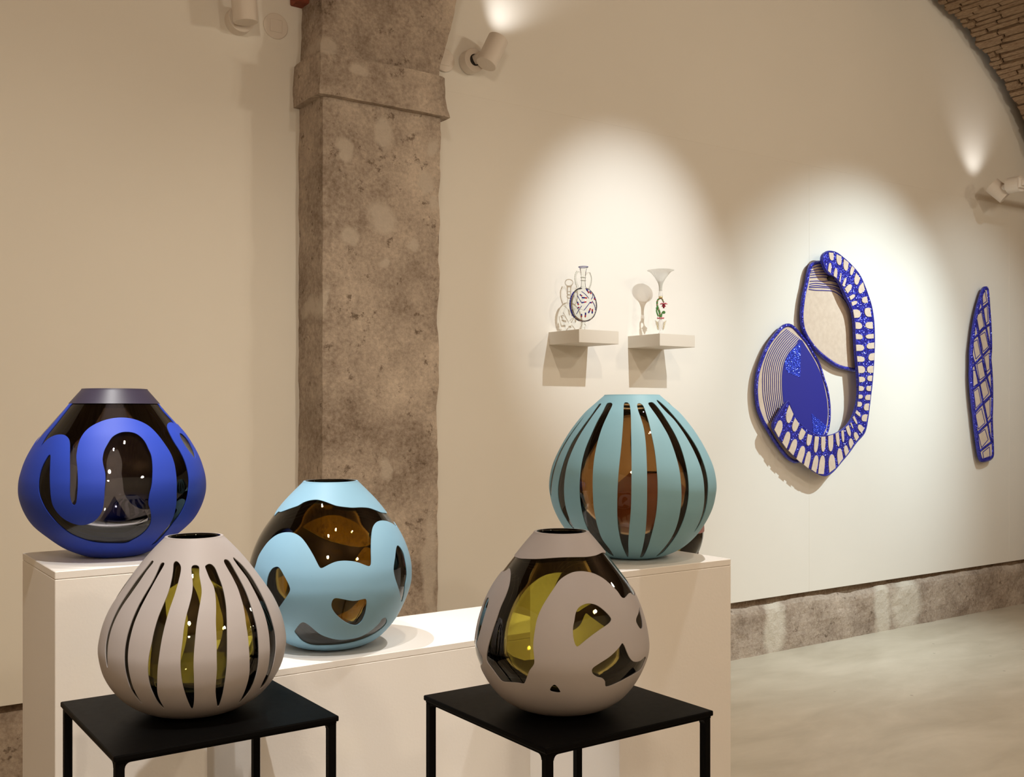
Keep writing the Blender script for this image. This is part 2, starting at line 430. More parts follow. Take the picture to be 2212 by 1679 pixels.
def brick_mesh(k):
    bm = bmesh.new(); bm_box(bm, (-.5, -.5, -.5), (.5, .5, .5), 0.0)
    bmesh.ops.subdivide_edges(bm, edges=bm.edges[:], cuts=1, use_grid_fill=True)
    for v in bm.verts:
        v.co += Vector((random.uniform(-.06, .06), random.uniform(-.035, .035), random.uniform(-.11, .11)))
    me = bpy.data.meshes.new('brick'); bm.to_mesh(me); bm.free(); me.materials.append(M['brick']); return me
bms = [brick_mesh(k) for k in range(8)]
ang = math.radians(28.4); row = 0
while ang < math.radians(89):
    th = random.uniform(.028, .040); nn = NA1 + random.uniform(-.035, .004); a = ang + th / 2 / AR
    nn += random.uniform(-.10, 0) * 0
    first = True
    off = random.uniform(0.05, .22)
    while nn > NA0 + .05:
        ln = off if first else random.uniform(.17, .24)
        first = False
        lo = max(nn - ln, NA0)
        rr = AR + random.uniform(-.010, .012) + .018
        o = bpy.data.objects.new('brick', random.choice(bms)); col.objects.link(o)
        o.location = (AS + rr * math.cos(a), (nn + lo) / 2, AZc + rr * math.sin(a))
        o.rotation_euler = (random.uniform(-.02, .02), -a + random.uniform(-.03, .03), random.uniform(-.015, .015))
        o.scale = (.05, (nn - lo) - .008, th)
        place(o, arch)
        nn = lo - .006
    ang += (th + random.uniform(.006, .013)) / AR; row += 1
# pier that carries the arch, outside the picture on the right
M['pier'] = stone_mat('pier_stone', (0.165, 0.115, 0.08, 1), (0.30, 0.222, 0.162, 1), (0.46, 0.36, 0.265, 1))
pier = tag(empty('stone_pier', (8.3, 3.7, 0)), 'brown stone pier under the foot of the brick arch', 'pier')
box('shaft', (8.08, 3.48, 0), (8.56, 4.28, 3.05), M['pier'], pier, 0.012, 1)
box('cap', (8.05, 3.46, 3.05), (8.60, 4.30, 3.13), M['pier'], pier, 0.01, 1)

# ------------------------------------------------------------------ lamps
def lamp(name, label, base_c, base_dir, body_c, body_dir, watts, rb=0.058, r=0.052, L=0.155, bl=0.055, cone=75, beam=None):
    root = tag(empty(name, base_c), label, 'spotlight', 'white cylinder spotlights')
    def part(nm, prof, c, d, mat, seg=40):
        q = Vector(d).normalized().to_track_quat('Z', 'Y').to_matrix()
        v, f = lathe_data(prof, seg)
        o = pyobj(nm, [Vector(c) + q @ Vector(p) for p in v], f, mat, root, True)
        md = o.modifiers.new('edge', 'EDGE_SPLIT'); md.split_angle = math.radians(35)
        return o
    part('base', [(0, 0), (rb, 0), (rb, bl - .002), (rb - .002, bl), (0, bl)], base_c, base_dir, M['lamp'])
    bd = Vector(base_dir).normalized(); tip = Vector(base_c) + bd * bl
    part('joint_ring', [(0, 0), (.029, 0), (.029, .002), (0, .002)], tip, bd, M['dark'])
    mid = Vector(body_c)
    tube('joint', [tip - bd * .005, tip.lerp(mid, .5), mid - (mid - tip).normalized() * .02], .024, M['lamp'], root, 16)
    ax = Vector(body_dir).normalized()
    b0 = mid - ax * L / 2
    part('housing', [(0, 0), (r - .002, 0), (r, .002), (r, L), (r - .004, L), (r - .005, L - .03)], b0, ax, M['lamp'])
    part('reflector', [(r - .005, L - .03), (r - .02, L - .055), (0, L - .06)], b0, ax, M['lamp_in'])
    e = b0 + ax * (L - .025)
    bdir = Vector(beam).normalized() if beam else ax
    spot('lamp_light', e, e + bdir, watts, cone, 1.0, NEUT, 0.03)
    return root
def up_from(px, py, n): return Vector(on_n(px, py, n))
# one left of the pillar, housing pointing up out of the picture
b1 = up_from(513, 48, NW); lamp('spotlight', 'white wall spotlight left of the pillar, its housing pointing straight up', b1, (0, -1, 0),
     Vector(on_n(527, 8, NW - .12)), (-.11, -.03, 1), 18)
b2 = up_from(1013, 136, NW - .009); lamp('spotlight', 'white wall spotlight right of the pillar, its housing tilted up to the right', b2, (0, -1, 0),
     Vector(on_n(1063, 112, NW - .13)), (.44, -.02, .87), 4.5, cone=76, beam=(.46, .07, .88))
p3 = Vector(on_n(2157.7, 412, 4.205)); pe = Vector((7.24, 4.021, p3.z + .015))
lamp('spotlight', 'shaded spotlight on a rail, turned towards the white wall beside the brick arch', pe, (0, 1, 0),
     p3, (-.38, .62, .70), 3, r=.058, L=.135, bl=.095, rb=.056, cone=90, beam=(.02, .2, .95))
rail = tag(empty('lighting_rail', (pe.x, 4.0, pe.z)), 'thin white lighting rail running off past the foot of the arch', 'rail')
box('track', (pe.x - .03, 3.975, pe.z - .02), (8.079, 4.005, pe.z + .02), M['lamp'], rail, .002, 1)
box('adapter_plate', (pe.x - .05, 4.005, pe.z - .035), (pe.x + .05, 4.0205, pe.z + .035), M['lamp'], rail, .002, 1)
def cover(px, py, n, label):
    c = Vector(on_n(px, py, n)); r = tag(empty('junction_cover', c), label, 'cover plate', 'round white junction covers')
    v, f = lathe_data([(0, .007), (.054, .007), (.057, .005), (.057, 0), (0, 0)], 40)
    pyobj('disc', [Vector((c.x + a, c.y - z, c.z + b)) for a, b, z in v], f, M['lamp'], r, False)
    box('square_lid', (c.x - .028, c.y - .0105, c.z - .028), (c.x + .028, c.y - .006, c.z + .028), M['lamp'], r, .0015, 1)
cover(595, 57, NW, 'round white cover plate on the wall left of the pillar')
cover(959, 130, NW - .009, 'round white cover plate half hidden behind the pillar')
bpy.data.objects['junction_cover']['label'] = 'round white cover plate on the wall left of the pillar'

# ================================================================== PLINTHS AND TABLES
ZL, ZM, ZR, ZT = 1.5 - .35, 1.5 - .616, 1.5 - .40, 1.5 - .60
def plinth(lo, hi, label):
    r = tag(empty('display_plinth', ((lo[0] + hi[0]) / 2, (lo[1] + hi[1]) / 2, 0)), label, 'plinth', 'white painted plinths')
    box('body', lo, (hi[0], hi[1], hi[2] - .018), M['plinth'], r, 0.0015, 1)
    box('top_board', (lo[0], lo[1], hi[2] - .0175), hi, M['plinth'], r, 0.0015, 1)
plinth((.494, 2.449, 0), (.832, 2.822, ZL), 'tall white plinth carrying the blue vase')
plinth((.933, 2.372, 0), (1.85, 2.772, ZM), 'low wide white plinth carrying the light blue blotched vase')
plinth((1.722, 1.990, 0), (2.121, 2.372, ZR), 'tall white plinth carrying the teal striped vase')
plinth((2.45, 2.70, 0), (2.85, 3.10, .86), 'lower white plinth behind the teal striped vase')

def table(s0, s1, n0, n1, label):
    r = tag(empty('side_table', ((s0 + s1) / 2, (n0 + n1) / 2, 0)), label, 'table', 'black steel side tables')
    box('table_top', (s0, n0, ZT - .011), (s1, n1, ZT), M['black'], r, 0.0025, 2)
    i = .004; t = .016
    a0, a1, b0, b1 = s0 + i, s1 - i, n0 + i, n1 - i
    for lo, hi in (((a0, b0), (a1, b0 + t)), ((a0, b1 - t), (a1, b1)), ((a0, b0 + t), (a0 + t, b1 - t)), ((a1 - t, b0 + t), (a1, b1 - t))):
        box('rail', (lo[0], lo[1], ZT - .0155), (hi[0], hi[1], ZT - .011), M['black'], r)
    for sx, lx in ((1, a0), (-1, a1)):
        for sy, ly in ((1, b0), (-1, b1)):
            bm = bmesh.new()
            x0, x1 = sorted((lx, lx + sx * t)); y0, y1 = sorted((ly, ly + sy * t))
            bm_box(bm, (x0, y0, 0), (x1, y1, ZT - .0155), 0.0012, 1)
            # rounded corner under each rail
            R = .010
            for d in (0, 1):
                prof = [(0, 0), (R, 0)] + [(R - R * math.sin(q), -R + R * math.cos(q)) for q in np.linspace(0, math.pi / 2, 6)]
                vs = []
                for side in (0, 1):
                    ring = []
                    for pu, pz in prof:
                        if d == 0: co = (lx + sx * (t + pu), y0 if side == 0 else y1, ZT - .0155 + pz)
                        else: co = (x0 if side == 0 else x1, ly + sy * (t + pu), ZT - .0155 + pz)
                        ring.append(bm.verts.new(co))
                    vs.append(ring)
                n_ = len(prof)
                for k in range(n_): bm.faces.new((vs[0][k], vs[0][(k + 1) % n_], vs[1][(k + 1) % n_], vs[1][k]))
                bm.faces.new(vs[0]); bm.faces.new(vs[1][::-1])
            bmesh.ops.recalc_face_normals(bm, faces=bm.faces[:])
            bmobj('leg', bm, M['black'], r)
table(.476, .905, 1.887, 2.310, 'black steel side table under the pale vase with upright stripes')
table(1.117, 1.537, 1.489, 1.923, 'black steel side table under the pale vase with rounded windows')

# ================================================================== VASES
def coat_mat(name, c, rough=0.55, sheen=0.0):
    m, nt, b = new_mat(name)
    b.inputs['Base Color'].default_value = c; b.inputs['Roughness'].default_value = rough
    b.inputs['Specular IOR Level'].default_value = 0.25
    tc = N(nt, 'ShaderNodeTexCoord')
    n1 = N(nt, 'ShaderNodeTexNoise', i_Scale=9.0, i_Detail=3.0); nt.links.new(tc.outputs['Object'], n1.inputs['Vector'])
    cr = N(nt, 'ShaderNodeMix', data_type='RGBA'); cr.inputs[6].default_value = c; cr.inputs[7].default_value = tuple(x * .9 for x in c[:3]) + (1,)
    nt.links.new(n1.outputs[0], cr.inputs[0]); nt.links.new(cr.outputs[2], b.inputs['Base Color'])
    n2 = N(nt, 'ShaderNodeTexNoise', i_Scale=700.0, i_Detail=2.0); nt.links.new(tc.outputs['Object'], n2.inputs['Vector'])
    bp = N(nt, 'ShaderNodeBump', i_Strength=0.12, i_Distance=0.0006); nt.links.new(n2.outputs[0], bp.inputs['Height']); nt.links.new(bp.outputs[0], b.inputs['Normal'])
    return m
M['coat_white'] = coat_mat('frosted_pale', (0.46, 0.425, 0.425, 1), .5)
M['coat_lblue'] = coat_mat('frosted_light_blue', (0.235, 0.42, 0.56, 1), .5)
M['coat_teal'] = coat_mat('frosted_teal', (0.255, 0.475, 0.58, 1), .5)
M['coat_blue'] = coat_mat('frosted_blue', (0.020, 0.052, 0.40, 1), .55)
M['coat_plum'] = coat_mat('frosted_plum', (0.032, 0.026, 0.045, 1), .42)
M['coat_rose'] = coat_mat('frosted_rose', (0.42, 0.22, 0.22, 1), .5)
M['g_olive'] = pane_glass('olive_glass', (0.80, 0.77, 0.46, 1))
M['g_amber'] = pane_glass('amber_glass', (0.76, 0.64, 0.28, 1))
M['g_brown'] = pane_glass('brown_glass', (0.72, 0.60, 0.44, 1))
M['g_smoke'] = pane_glass('smoke_glass', (0.60, 0.60, 0.64, 1))

def inside_sdf(P, poly):
    """signed distance of points P (n,2) to a closed polygon, negative inside"""
    a = poly; b = np.roll(poly, -1, 0); d2 = np.full(len(P), 1e9); ins = np.zeros(len(P), bool)
    for i in range(len(a)):
        e = b[i] - a[i]; wv = P - a[i]; L2 = e @ e
        if L2 < 1e-14: continue
        t = np.clip((wv @ e) / L2, 0, 1); q = wv - t[:, None] * e
        d2 = np.minimum(d2, (q ** 2).sum(1))
        c = ((a[i, 1] <= P[:, 1]) != (b[i, 1] <= P[:, 1]))
        if abs(e[1]) > 1e-12:
            xi = a[i, 0] + (P[:, 1] - a[i, 1]) / e[1] * e[0]
            ins ^= c & (P[:, 0] < xi)
    d = np.sqrt(d2); return np.where(ins, -d, d)

def vase(name, label, zfoot, axis_px, foot_py, prof_px, origin, k, wins, coat, glass, extra=(), collar=None, rot_copies=(), lid_y=None, coat_parts=None):
    """prof_px: (row, half width) in the traced enlargement; wins: outlines in the same enlargement"""
    c = on_z(axis_px, foot_py, zfoot); D = dist_at(c); S = D / F
    row = lambda y: origin[1] + y / k
    zs = []; rs = []
    for y, hw in prof_px:
        z = H - (row(y) - CY) * S; rs.append(hw / k * S * (1 - 0.5 * (hw / k * S / D) ** 2)); zs.append(z)
    zs = np.array(zs) - zfoot; rs = np.array(rs)
    o_ = np.argsort(zs); zs, rs = zs[o_], rs[o_]
    zs[0] = 0.0005
    pr = catmull(np.c_[rs, zs], 8, False)
    pr[:, 1] = np.maximum(pr[:, 1], 0.0005)
    seg_l = np.hypot(*np.diff(pr, axis=0).T); s = np.r_[0, np.cumsum(seg_l)]
    NS, NT = 200, 420
    su = np.linspace(0, s[-1], NS + 1); R = np.interp(su, s, pr[:, 0]); Z = np.interp(su, s, pr[:, 1])
    R = np.convolve(np.r_[R[0], R[0], R, R[-1], R[-1]], np.ones(5) / 5, 'valid')
    view = math.atan2(-c[1], -c[0])                        # direction from the vase to the camera
    rmax = R.max()
    def hit(px, py):
        """pixel -> (angle, height) on the near side of the vase"""
        for tr in range(160):
            d = ray(px, py); t = np.linspace(D - 1.25 * rmax, D + .3 * rmax, 500)
            X = d[0] * t - c[0]; Y = d[1] * t - c[1]; ZZ = H + d[2] * t - zfoot
            rr = np.interp(ZZ, Z, R, left=-1, right=-1)
            g = np.hypot(X, Y) - rr; ok = np.where((g <= 0) & (ZZ >= 0) & (ZZ <= Z[-1]))[0]
            if len(ok):
                i = ok[0]
                if i > 0 and g[i - 1] > 0 and g[i] <= 0:
                    f_ = g[i - 1] / (g[i - 1] - g[i])
                    tt = t[i - 1] + f_ * (t[i] - t[i - 1])
                    x, y, z = d[0] * tt - c[0], d[1] * tt - c[1], H + d[2] * tt - zfoot
                else: x, y, z = X[i], Y[i], ZZ[i]
                a = (math.atan2(y, x) - view + math.pi) % (2 * math.pi) - math.pi
                return a, z
            px += 1.0 if px < axis_px else -1.0
        return None
    polys = []
    for wpts in wins:
        sm = catmull(wpts, 3)
        pts = [hit(origin[0] + x / k, origin[1] + y / k) for x, y in sm]
        pts = [p for p in pts if p]
        polys.append(np.array([(a * rmax, np.interp(z, Z, su)) for a, z in pts]))
    for ex in extra:                                       # (degrees from the camera side, picture row)
        sm = catmull(ex, 4)
        polys.append(np.array([(math.radians(a) * rmax, np.interp(H - (y - CY) * S - zfoot, Z, su)) for a, y in sm]))
    n0 = len(wins)
    for idx, deg, flip in rot_copies:
        p = polys[idx].copy(); m_ = p[:, 0].mean()
        if flip == 'wide': p[:, 0] = m_ + (p[:, 0] - m_) * 1.9
        elif flip: p[:, 0] = 2 * m_ - p[:, 0]
        p[:, 0] += math.radians(deg) * rmax; polys.append(p)
    TH = np.linspace(-math.pi, math.pi, NT + 1)
    G = np.full((NS + 1, NT + 1), 1.0)
    gu, gv = np.meshgrid(TH * rmax, su); P = np.c_[gu.ravel(), gv.ravel()]; g = G.ravel()
    per = 2 * math.pi * rmax
    for p in polys:
        for sh in (-per, 0, per):
            q = p + np.array([sh, 0]); lo = q.min(0) - .012; hi = q.max(0) + .012
            sel = np.where((P[:, 0] > lo[0]) & (P[:, 0] < hi[0]) & (P[:, 1] > lo[1]) & (P[:, 1] < hi[1]))[0]
            if len(sel): g[sel] = np.minimum(g[sel], inside_sdf(P[sel], q))
    G = g.reshape(NS + 1, NT + 1); G[:, -1] = G[:, 0]
    root = tag(empty(name, tuple(c)), label, 'vase')
    # glass shell
    th = 0.007
    dR = np.gradient(R, su); dZ = np.gradient(Z, su)
    inR = np.maximum(R - th * dZ / np.hypot(dR, dZ), .002); inZ = Z + th * dR / np.hypot(dR, dZ)
    inZ = np.maximum(inZ, .012)
    st = 3
    outer = [(0.0, Z[0])] + [(R[i], Z[i]) for i in range(0, NS + 1, st)] + [(R[-1], Z[-1])]
    inner = [(inR[-1], Z[-1])] + [(inR[i], min(inZ[i], Z[-1])) for i in range(NS - 2, -1, -st) if inZ[i] > .0121] + [(0.0, .012)]
    lathe('glass_body', outer + inner, glass, root, 128, tuple(c))
    # frosted coat with the cut windows, on the outside
    off = 0.0016
    nr = dZ / np.hypot(dR, dZ); nzz = -dR / np.hypot(dR, dZ)
    cR = R + off * nr; cZ = np.maximum(Z + off * nzz, 0.0)
    def build_coat(nm, mat, r0, r1, field):
        vid = {}; V = []; Fc = []
        def vert(i, j, lift):
            key = (i, j % NT, lift)
            if key not in vid:
                a = TH[j % NT] + view
                rr, zz = (cR[i], cZ[i]) if lift else (R[i] - .0002, Z[i])
                vid[key] = len(V); V.append((c[0] + rr * math.cos(a), c[1] + rr * math.sin(a), c[2] + zz))
            return vid[key]
        def cut(i, j, i2, j2, lift):
            ja, jb = j % NT, j2 % NT
            ka, kb = (i, ja), (i2, jb)
            key = (min(ka, kb), max(ka, kb), lift)
            if key not in vid:
                f_ = field[i, j] / (field[i, j] - field[i2, j2])
                a = TH[j] + f_ * (TH[j2] - TH[j]) + view
                src = (cR, cZ) if lift else (R - .0002, Z)
                rr = src[0][i] + f_ * (src[0][i2] - src[0][i]); zz = src[1][i] + f_ * (src[1][i2] - src[1][i])
                vid[key] = len(V); V.append((c[0] + rr * math.cos(a), c[1] + rr * math.sin(a), c[2] + zz))
            return vid[key]
        for i in range(r0, r1):
            for j in range(NT):
                cs = ((i, j), (i, j + 1), (i + 1, j + 1), (i + 1, j))
                pos = [field[q] > 0 for q in cs]
                if all(pos): Fc.append([vert(q[0], q[1], 1) for q in cs]); continue
                if not any(pos): continue
                poly = []; cuts = []
                for m_ in range(4):
                    a, b2 = cs[m_], cs[(m_ + 1) % 4]
                    if pos[m_]: poly.append(vert(a[0], a[1], 1))
                    if pos[m_] != pos[(m_ + 1) % 4]:
                        poly.append(cut(a[0], a[1], b2[0], b2[1], 1)); cuts.append((cut(a[0], a[1], b2[0], b2[1], 1), cut(a[0], a[1], b2[0], b2[1], 0)))
                if len(poly) > 2: Fc.append(poly)
                if len(cuts) == 2: Fc.append([cuts[0][0], cuts[0][1], cuts[1][1], cuts[1][0]])
        if r1 == NS:                                       # turn in over the lip
            base = [vert(NS, j, 1) for j in range(NT)]; inn = []
            for j in range(NT):
                a = TH[j] + view; inn.append(len(V)); V.append((c[0] + (inR[-1] + .002) * math.cos(a), c[1] + (inR[-1] + .002) * math.sin(a), c[2] + Z[-1] + .0012))
            for j in range(NT): Fc.append([base[j], base[(j + 1) % NT], inn[(j + 1) % NT], inn[j]])
        o = pyobj(nm, V, Fc, mat, root, True)
        md = o.modifiers.new('edge', 'EDGE_SPLIT'); md.split_angle = math.radians(40)
        return o
    if collar:
        rc = int(np.argmin(abs(Z - (H - (row(collar[0]) - CY) * S - zfoot))))
        build_coat('frosted_coat', coat, 0, rc, G)
        build_coat('collar', collar[1], rc, NS, np.ones_like(G))
    else:
        build_coat('frosted_coat', coat, 0, NS, G)
    return root

# --- blue vase
P_blue = [(85, 258), (215, 368), (380, 505), (500, 600), (660, 690), (800, 738), (900, 754), (1000, 748), (1120, 708), (1230, 640), (1340, 520), (1430, 400), (1490, 270), (1512, 190)]
B1 = [(475, 205), (560, 200), (700, 200), (850, 200), (1000, 200), (1120, 200), (1190, 205), (1260, 290), (1340, 380), (1315, 372), (1290, 380), (1283, 410), (1300, 460), (1340, 540), (1390, 620), (1430, 700), (1455, 780), (1468, 860), (1465, 950), (1445, 1050), (1400, 1150), (1330, 1240), (1250, 1340), (1180, 1410), (1145, 1425), (1190, 1380), (1250, 1310), (1300, 1250), (1335, 1180), (1358, 1080), (1362, 960), (1362, 880), (1355, 800), (1340, 720), (1310, 640), (1260, 560), (1200, 480), (1130, 410), (1050, 365), (960, 338), (860, 333), (760, 350), (670, 385), (600, 430), (550, 490), (520, 560), (505, 640), (503, 690), (512, 780), (515, 900), (508, 1010), (500, 1065), (482, 1085), (465, 1075), (450, 1030), (445, 970), (447, 850), (445, 700), (445, 570), (435, 515), (405, 485), (360, 478), (310, 488), (260, 515), (215, 560), (190, 590), (240, 495), (330, 380), (400, 290)]
B2 = [(930, 455), (870, 465), (810, 500), (770, 560), (740, 620), (727, 690), (735, 750), (748, 800), (752, 860), (745, 950), (740, 1030), (730, 1110), (700, 1175), (650, 1225), (590, 1250), (530, 1255), (470, 1240), (400, 1205), (340, 1150), (300, 1085), (285, 1020), (278, 940), (275, 850), (277, 750), (280, 690), (280, 655), (265, 655), (235, 700), (205, 760), (185, 830), (177, 900), (180, 970), (200, 1040), (240, 1120), (300, 1200), (370, 1270), (450, 1330), (540, 1370), (620, 1395), (700, 1408), (800, 1412), (925, 1410), (990, 1380), (1050, 1345), (1100, 1300), (1135, 1250), (1145, 1190), (1135, 1120), (1120, 1070), (1130, 990), (1148, 920), (1155, 830), (1155, 740), (1145, 660), (1120, 600), (1090, 540), (1050, 495), (1000, 465)]
B3 = [(1388, 468), (1395, 500), (1420, 550), (1460, 610), (1500, 660), (1520, 685), (1522, 660), (1510, 620), (1480, 560), (1445, 510), (1410, 475)]
vase('glass_vase', 'large blue vase with dark glass windows on the tall plinth', ZL, 248.0, 1199, P_blue, (40, 820), 3.998, [B1, B2, B3], M['coat_blue'], M['g_smoke'],
     extra=[[(78, 869), (140, 868), (220, 868), (282, 869), (282, 960), (250, 940), (228, 1090), (208, 1090), (200, 940), (160, 905), (125, 930), (112, 1080), (102, 1080), (95, 930), (78, 917)]],
     collar=(216, M['coat_plum']), rot_copies=[(1, 160, True), (1, 225, False)])

# --- pale striped vase
P_ws = [(112, 226), (210, 322), (330, 425), (470, 528), (640, 640), (800, 712), (950, 748), (1050, 752), (1190, 722), (1300, 668), (1400, 590), (1480, 490), (1540, 365), (1562, 250), (1570, 160)]
W2 = [(512, 322), (495, 330), (440, 400), (370, 490), (300, 590), (230, 700), (175, 810), (135, 920), (115, 1020), (112, 1100), (122, 1190), (135, 1220), (132, 1120), (140, 1010), (165, 900), (205, 800), (260, 700), (330, 600), (400, 500), (460, 410), (515, 340)]
W3 = [(600, 337), (575, 350), (545, 420), (500, 510), (440, 610), (390, 700), (345, 800), (310, 900), (285, 1000), (273, 1100), (275, 1200), (290, 1290), (315, 1370), (350, 1440), (400, 1500), (430, 1522), (390, 1470), (350, 1390), (325, 1310), (308, 1220), (303, 1130), (310, 1040), (325, 960), (355, 850), (400, 740), (450, 640), (510, 530), (560, 440), (608, 355)]
W4 = [(705, 325), (685, 345), (680, 400), (668, 480), (640, 590), (600, 690), (555, 800), (520, 920), (500, 1020), (480, 1110), (470, 1200), (472, 1290), (490, 1380), (520, 1450), (560, 1520), (612, 1565), (575, 1500), (550, 1430), (548, 1340), (552, 1230), (565, 1120), (580, 1020), (600, 920), (625, 820), (655, 720), (690, 620), (720, 520), (742, 430), (747, 375), (730, 340)]
W5 = [(865, 358), (837, 370), (835, 420), (845, 510), (840, 590), (820, 680), (790, 790), (770, 900), (758, 1010), (745, 1110), (743, 1210), (752, 1310), (770, 1400), (800, 1490), (838, 1567), (855, 1510), (857, 1410), (855, 1300), (852, 1200), (855, 1100), (865, 980), (875, 870), (892, 760), (910, 660), (920, 580), (910, 500), (900, 440), (900, 385), (890, 365)]
W6 = [(990, 348), (950, 365), (955, 395), (985, 470), (1020, 540), (1035, 620), (1040, 720), (1038, 830), (1042, 930), (1045, 1030), (1045, 1130), (1047, 1230), (1040, 1330), (1036, 1420), (1045, 1500), (1058, 1550), (1085, 1480), (1105, 1390), (1120, 1290), (1130, 1180), (1132, 1060), (1132, 940), (1130, 820), (1125, 710), (1110, 610), (1090, 530), (1060, 450), (1030, 380)]
W7 = [(1115, 310), (1105, 330), (1130, 380), (1170, 450), (1215, 540), (1250, 640), (1275, 740), (1290, 850), (1305, 950), (1315, 1060), (1320, 1170), (1318, 1270), (1295, 1370), (1260, 1460), (1225, 1520), (1270, 1480), (1325, 1410), (1365, 1320), (1390, 1220), (1398, 1110), (1395, 1000), (1385, 900), (1362, 800), (1330, 690), (1290, 580), (1240, 480), (1190, 390), (1150, 325)]
W8 = [(1182, 293), (1190, 320), (1240, 390), (1300, 470), (1350, 560), (1400, 660), (1440, 760), (1468, 860), (1485, 970), (1490, 1080), (1482, 1180), (1465, 1260), (1430, 1340), (1405, 1400), (1450, 1360), (1490, 1280), (1520, 1190), (1540, 1080), (1540, 960), (1520, 860), (1490, 760), (1450, 660), (1400, 560), (1340, 460), (1270, 370), (1200, 305)]
vase('glass_vase', 'pale vase with tall narrow olive stripes on the black side table', ZT, 419.7, 1532, P_ws, (200, 1130), 3.905, [W2, W3, W4, W5, W6, W7, W8], M['coat_white'], M['g_olive'],
     rot_copies=[(3, a, 'wide') for a in (102, 126, 150, 174, 198, 222, 246, 268)])

# --- pale vase with rounded windows
P_wr = [(112, 223), (205, 303), (310, 388), (420, 475), (550, 572), (690, 645), (850, 700), (1010, 729), (1100, 728), (1180, 705), (1290, 655), (1390, 590), (1480, 505), (1545, 400), (1580, 280), (1592, 160)]
R1 = [(420, 327), (480, 341), (560, 345), (640, 345), (740, 338), (840, 332), (940, 330), (1040, 328), (1120, 315), (1190, 292), (1250, 370), (1330, 470), (1420, 615), (1395, 635), (1370, 665), (1352, 675), (1330, 665), (1300, 620), (1250, 570), (1180, 510), (1100, 468), (1030, 452), (980, 450), (920, 460), (860, 490), (810, 530), (770, 590), (720, 665), (680, 730), (650, 790), (625, 860), (610, 940), (600, 1010), (595, 1080), (600, 1140), (605, 1210), (595, 1240), (565, 1280), (545, 1330), (525, 1380), (510, 1393), (460, 1385), (390, 1380), (335, 1372), (300, 1335), (260, 1280), (215, 1220), (203, 1180), (210, 1110), (230, 1030), (260, 930), (290, 840), (320, 750), (360, 660), (390, 570), (402, 490), (400, 440), (385, 412), (365, 410), (350, 412)]
R2 = [(220, 672), (205, 680), (175, 740), (150, 820), (128, 920), (117, 1000), (118, 1052), (135, 1010), (160, 920), (185, 830), (210, 750), (222, 700)]
R3 = [(1060, 720), (1020, 728), (975, 755), (950, 800), (940, 860), (928, 920), (928, 980), (938, 1040), (955, 1078), (975, 1078), (1020, 1040), (1090, 985), (1160, 935), (1225, 890), (1247, 858), (1240, 835), (1210, 800), (1165, 760), (1115, 730)]
R4 = [(1483, 750), (1475, 800), (1458, 840), (1455, 870), (1470, 905), (1490, 932), (1508, 925), (1512, 890), (1505, 840), (1492, 790)]
R5 = [(1340, 1052), (1320, 1080), (1285, 1120), (1230, 1170), (1160, 1215), (1100, 1255), (1085, 1280), (1095, 1310), (1130, 1335), (1170, 1345), (1195, 1370), (1205, 1418), (1290, 1390), (1380, 1345), (1460, 1300), (1500, 1270), (1535, 1190), (1530, 1165), (1490, 1200), (1440, 1208), (1405, 1180), (1380, 1130), (1360, 1080)]
R6 = [(770, 1398), (745, 1420), (735, 1445), (750, 1460), (820, 1468), (815, 1445), (795, 1415)]
vase('glass_vase', 'pale vase with large rounded olive windows on the black side table', ZT, 1213.0, 1529, P_wr, (1000, 1120), 3.905, [R1, R2, R3, R4, R5, R6], M['coat_white'], M['g_olive'],
     extra=[[(72, 1196), (140, 1203), (220, 1203), (288, 1203), (288, 1228), (262, 1240), (240, 1250), (228, 1430), (196, 1450), (186, 1300), (170, 1240), (130, 1235), (100, 1270), (72, 1275)]],
     rot_copies=[(2, 140, True), (4, 120, False), (2, 215, False), (4, 235, True)])

# --- light blue blotched vase
P_mb = [(80, 230), (240, 388), (365, 488), (490, 580), (630, 653), (780, 700), (900, 710), (1000, 700), (1130, 655), (1270, 585), (1390, 490), (1470, 390), (1515, 270), (1527, 160)]
M1 = [(325, 362), (360, 355), (440, 325), (510, 300), (560, 270), (620, 252), (680, 248), (740, 262), (800, 285), (850, 302), (920, 312), (990, 318), (1060, 315), (1130, 320), (1190, 340), (1240, 360), (1295, 372), (1345, 430), (1385, 490), (1340, 460), (1290, 437), (1240, 432), (1200, 445), (1175, 475), (1160, 520), (1152, 600), (1150, 700), (1152, 780), (1148, 825), (1130, 833), (1100, 825), (1050, 805), (990, 790), (920, 785), (860, 790), (810, 805), (760, 830), (720, 850), (700, 845), (680, 810), (650, 750), (610, 680), (570, 620), (530, 575), (480, 545), (430, 535), (370, 540), (310, 565), (250, 615), (200, 680), (160, 750), (135, 830), (112, 880), (75, 880), (80, 780), (145, 620), (220, 490)]
M2 = [(322, 838), (285, 852), (255, 895), (238, 950), (231, 1015), (235, 1060), (265, 1120), (300, 1170), (328, 1205), (350, 1185), (385, 1135), (420, 1085), (439, 1045), (432, 1005), (408, 955), (375, 895), (348, 850)]
M3 = [(840, 1113), (815, 1128), (803, 1160), (805, 1195), (822, 1230), (850, 1265), (890, 1300), (935, 1330), (980, 1348), (1020, 1352), (1050, 1335), (1075, 1305), (1098, 1250), (1108, 1200), (1112, 1150), (1105, 1122), (1080, 1122), (1040, 1132), (1000, 1138), (950, 1132), (900, 1122)]
M4 = [(1385, 650), (1370, 680), (1362, 750), (1350, 830), (1350, 880), (1362, 940), (1385, 1010), (1405, 1080), (1415, 1140), (1425, 1140), (1440, 1080), (1452, 1000), (1465, 930), (1465, 860), (1455, 790), (1440, 730), (1415, 680)]
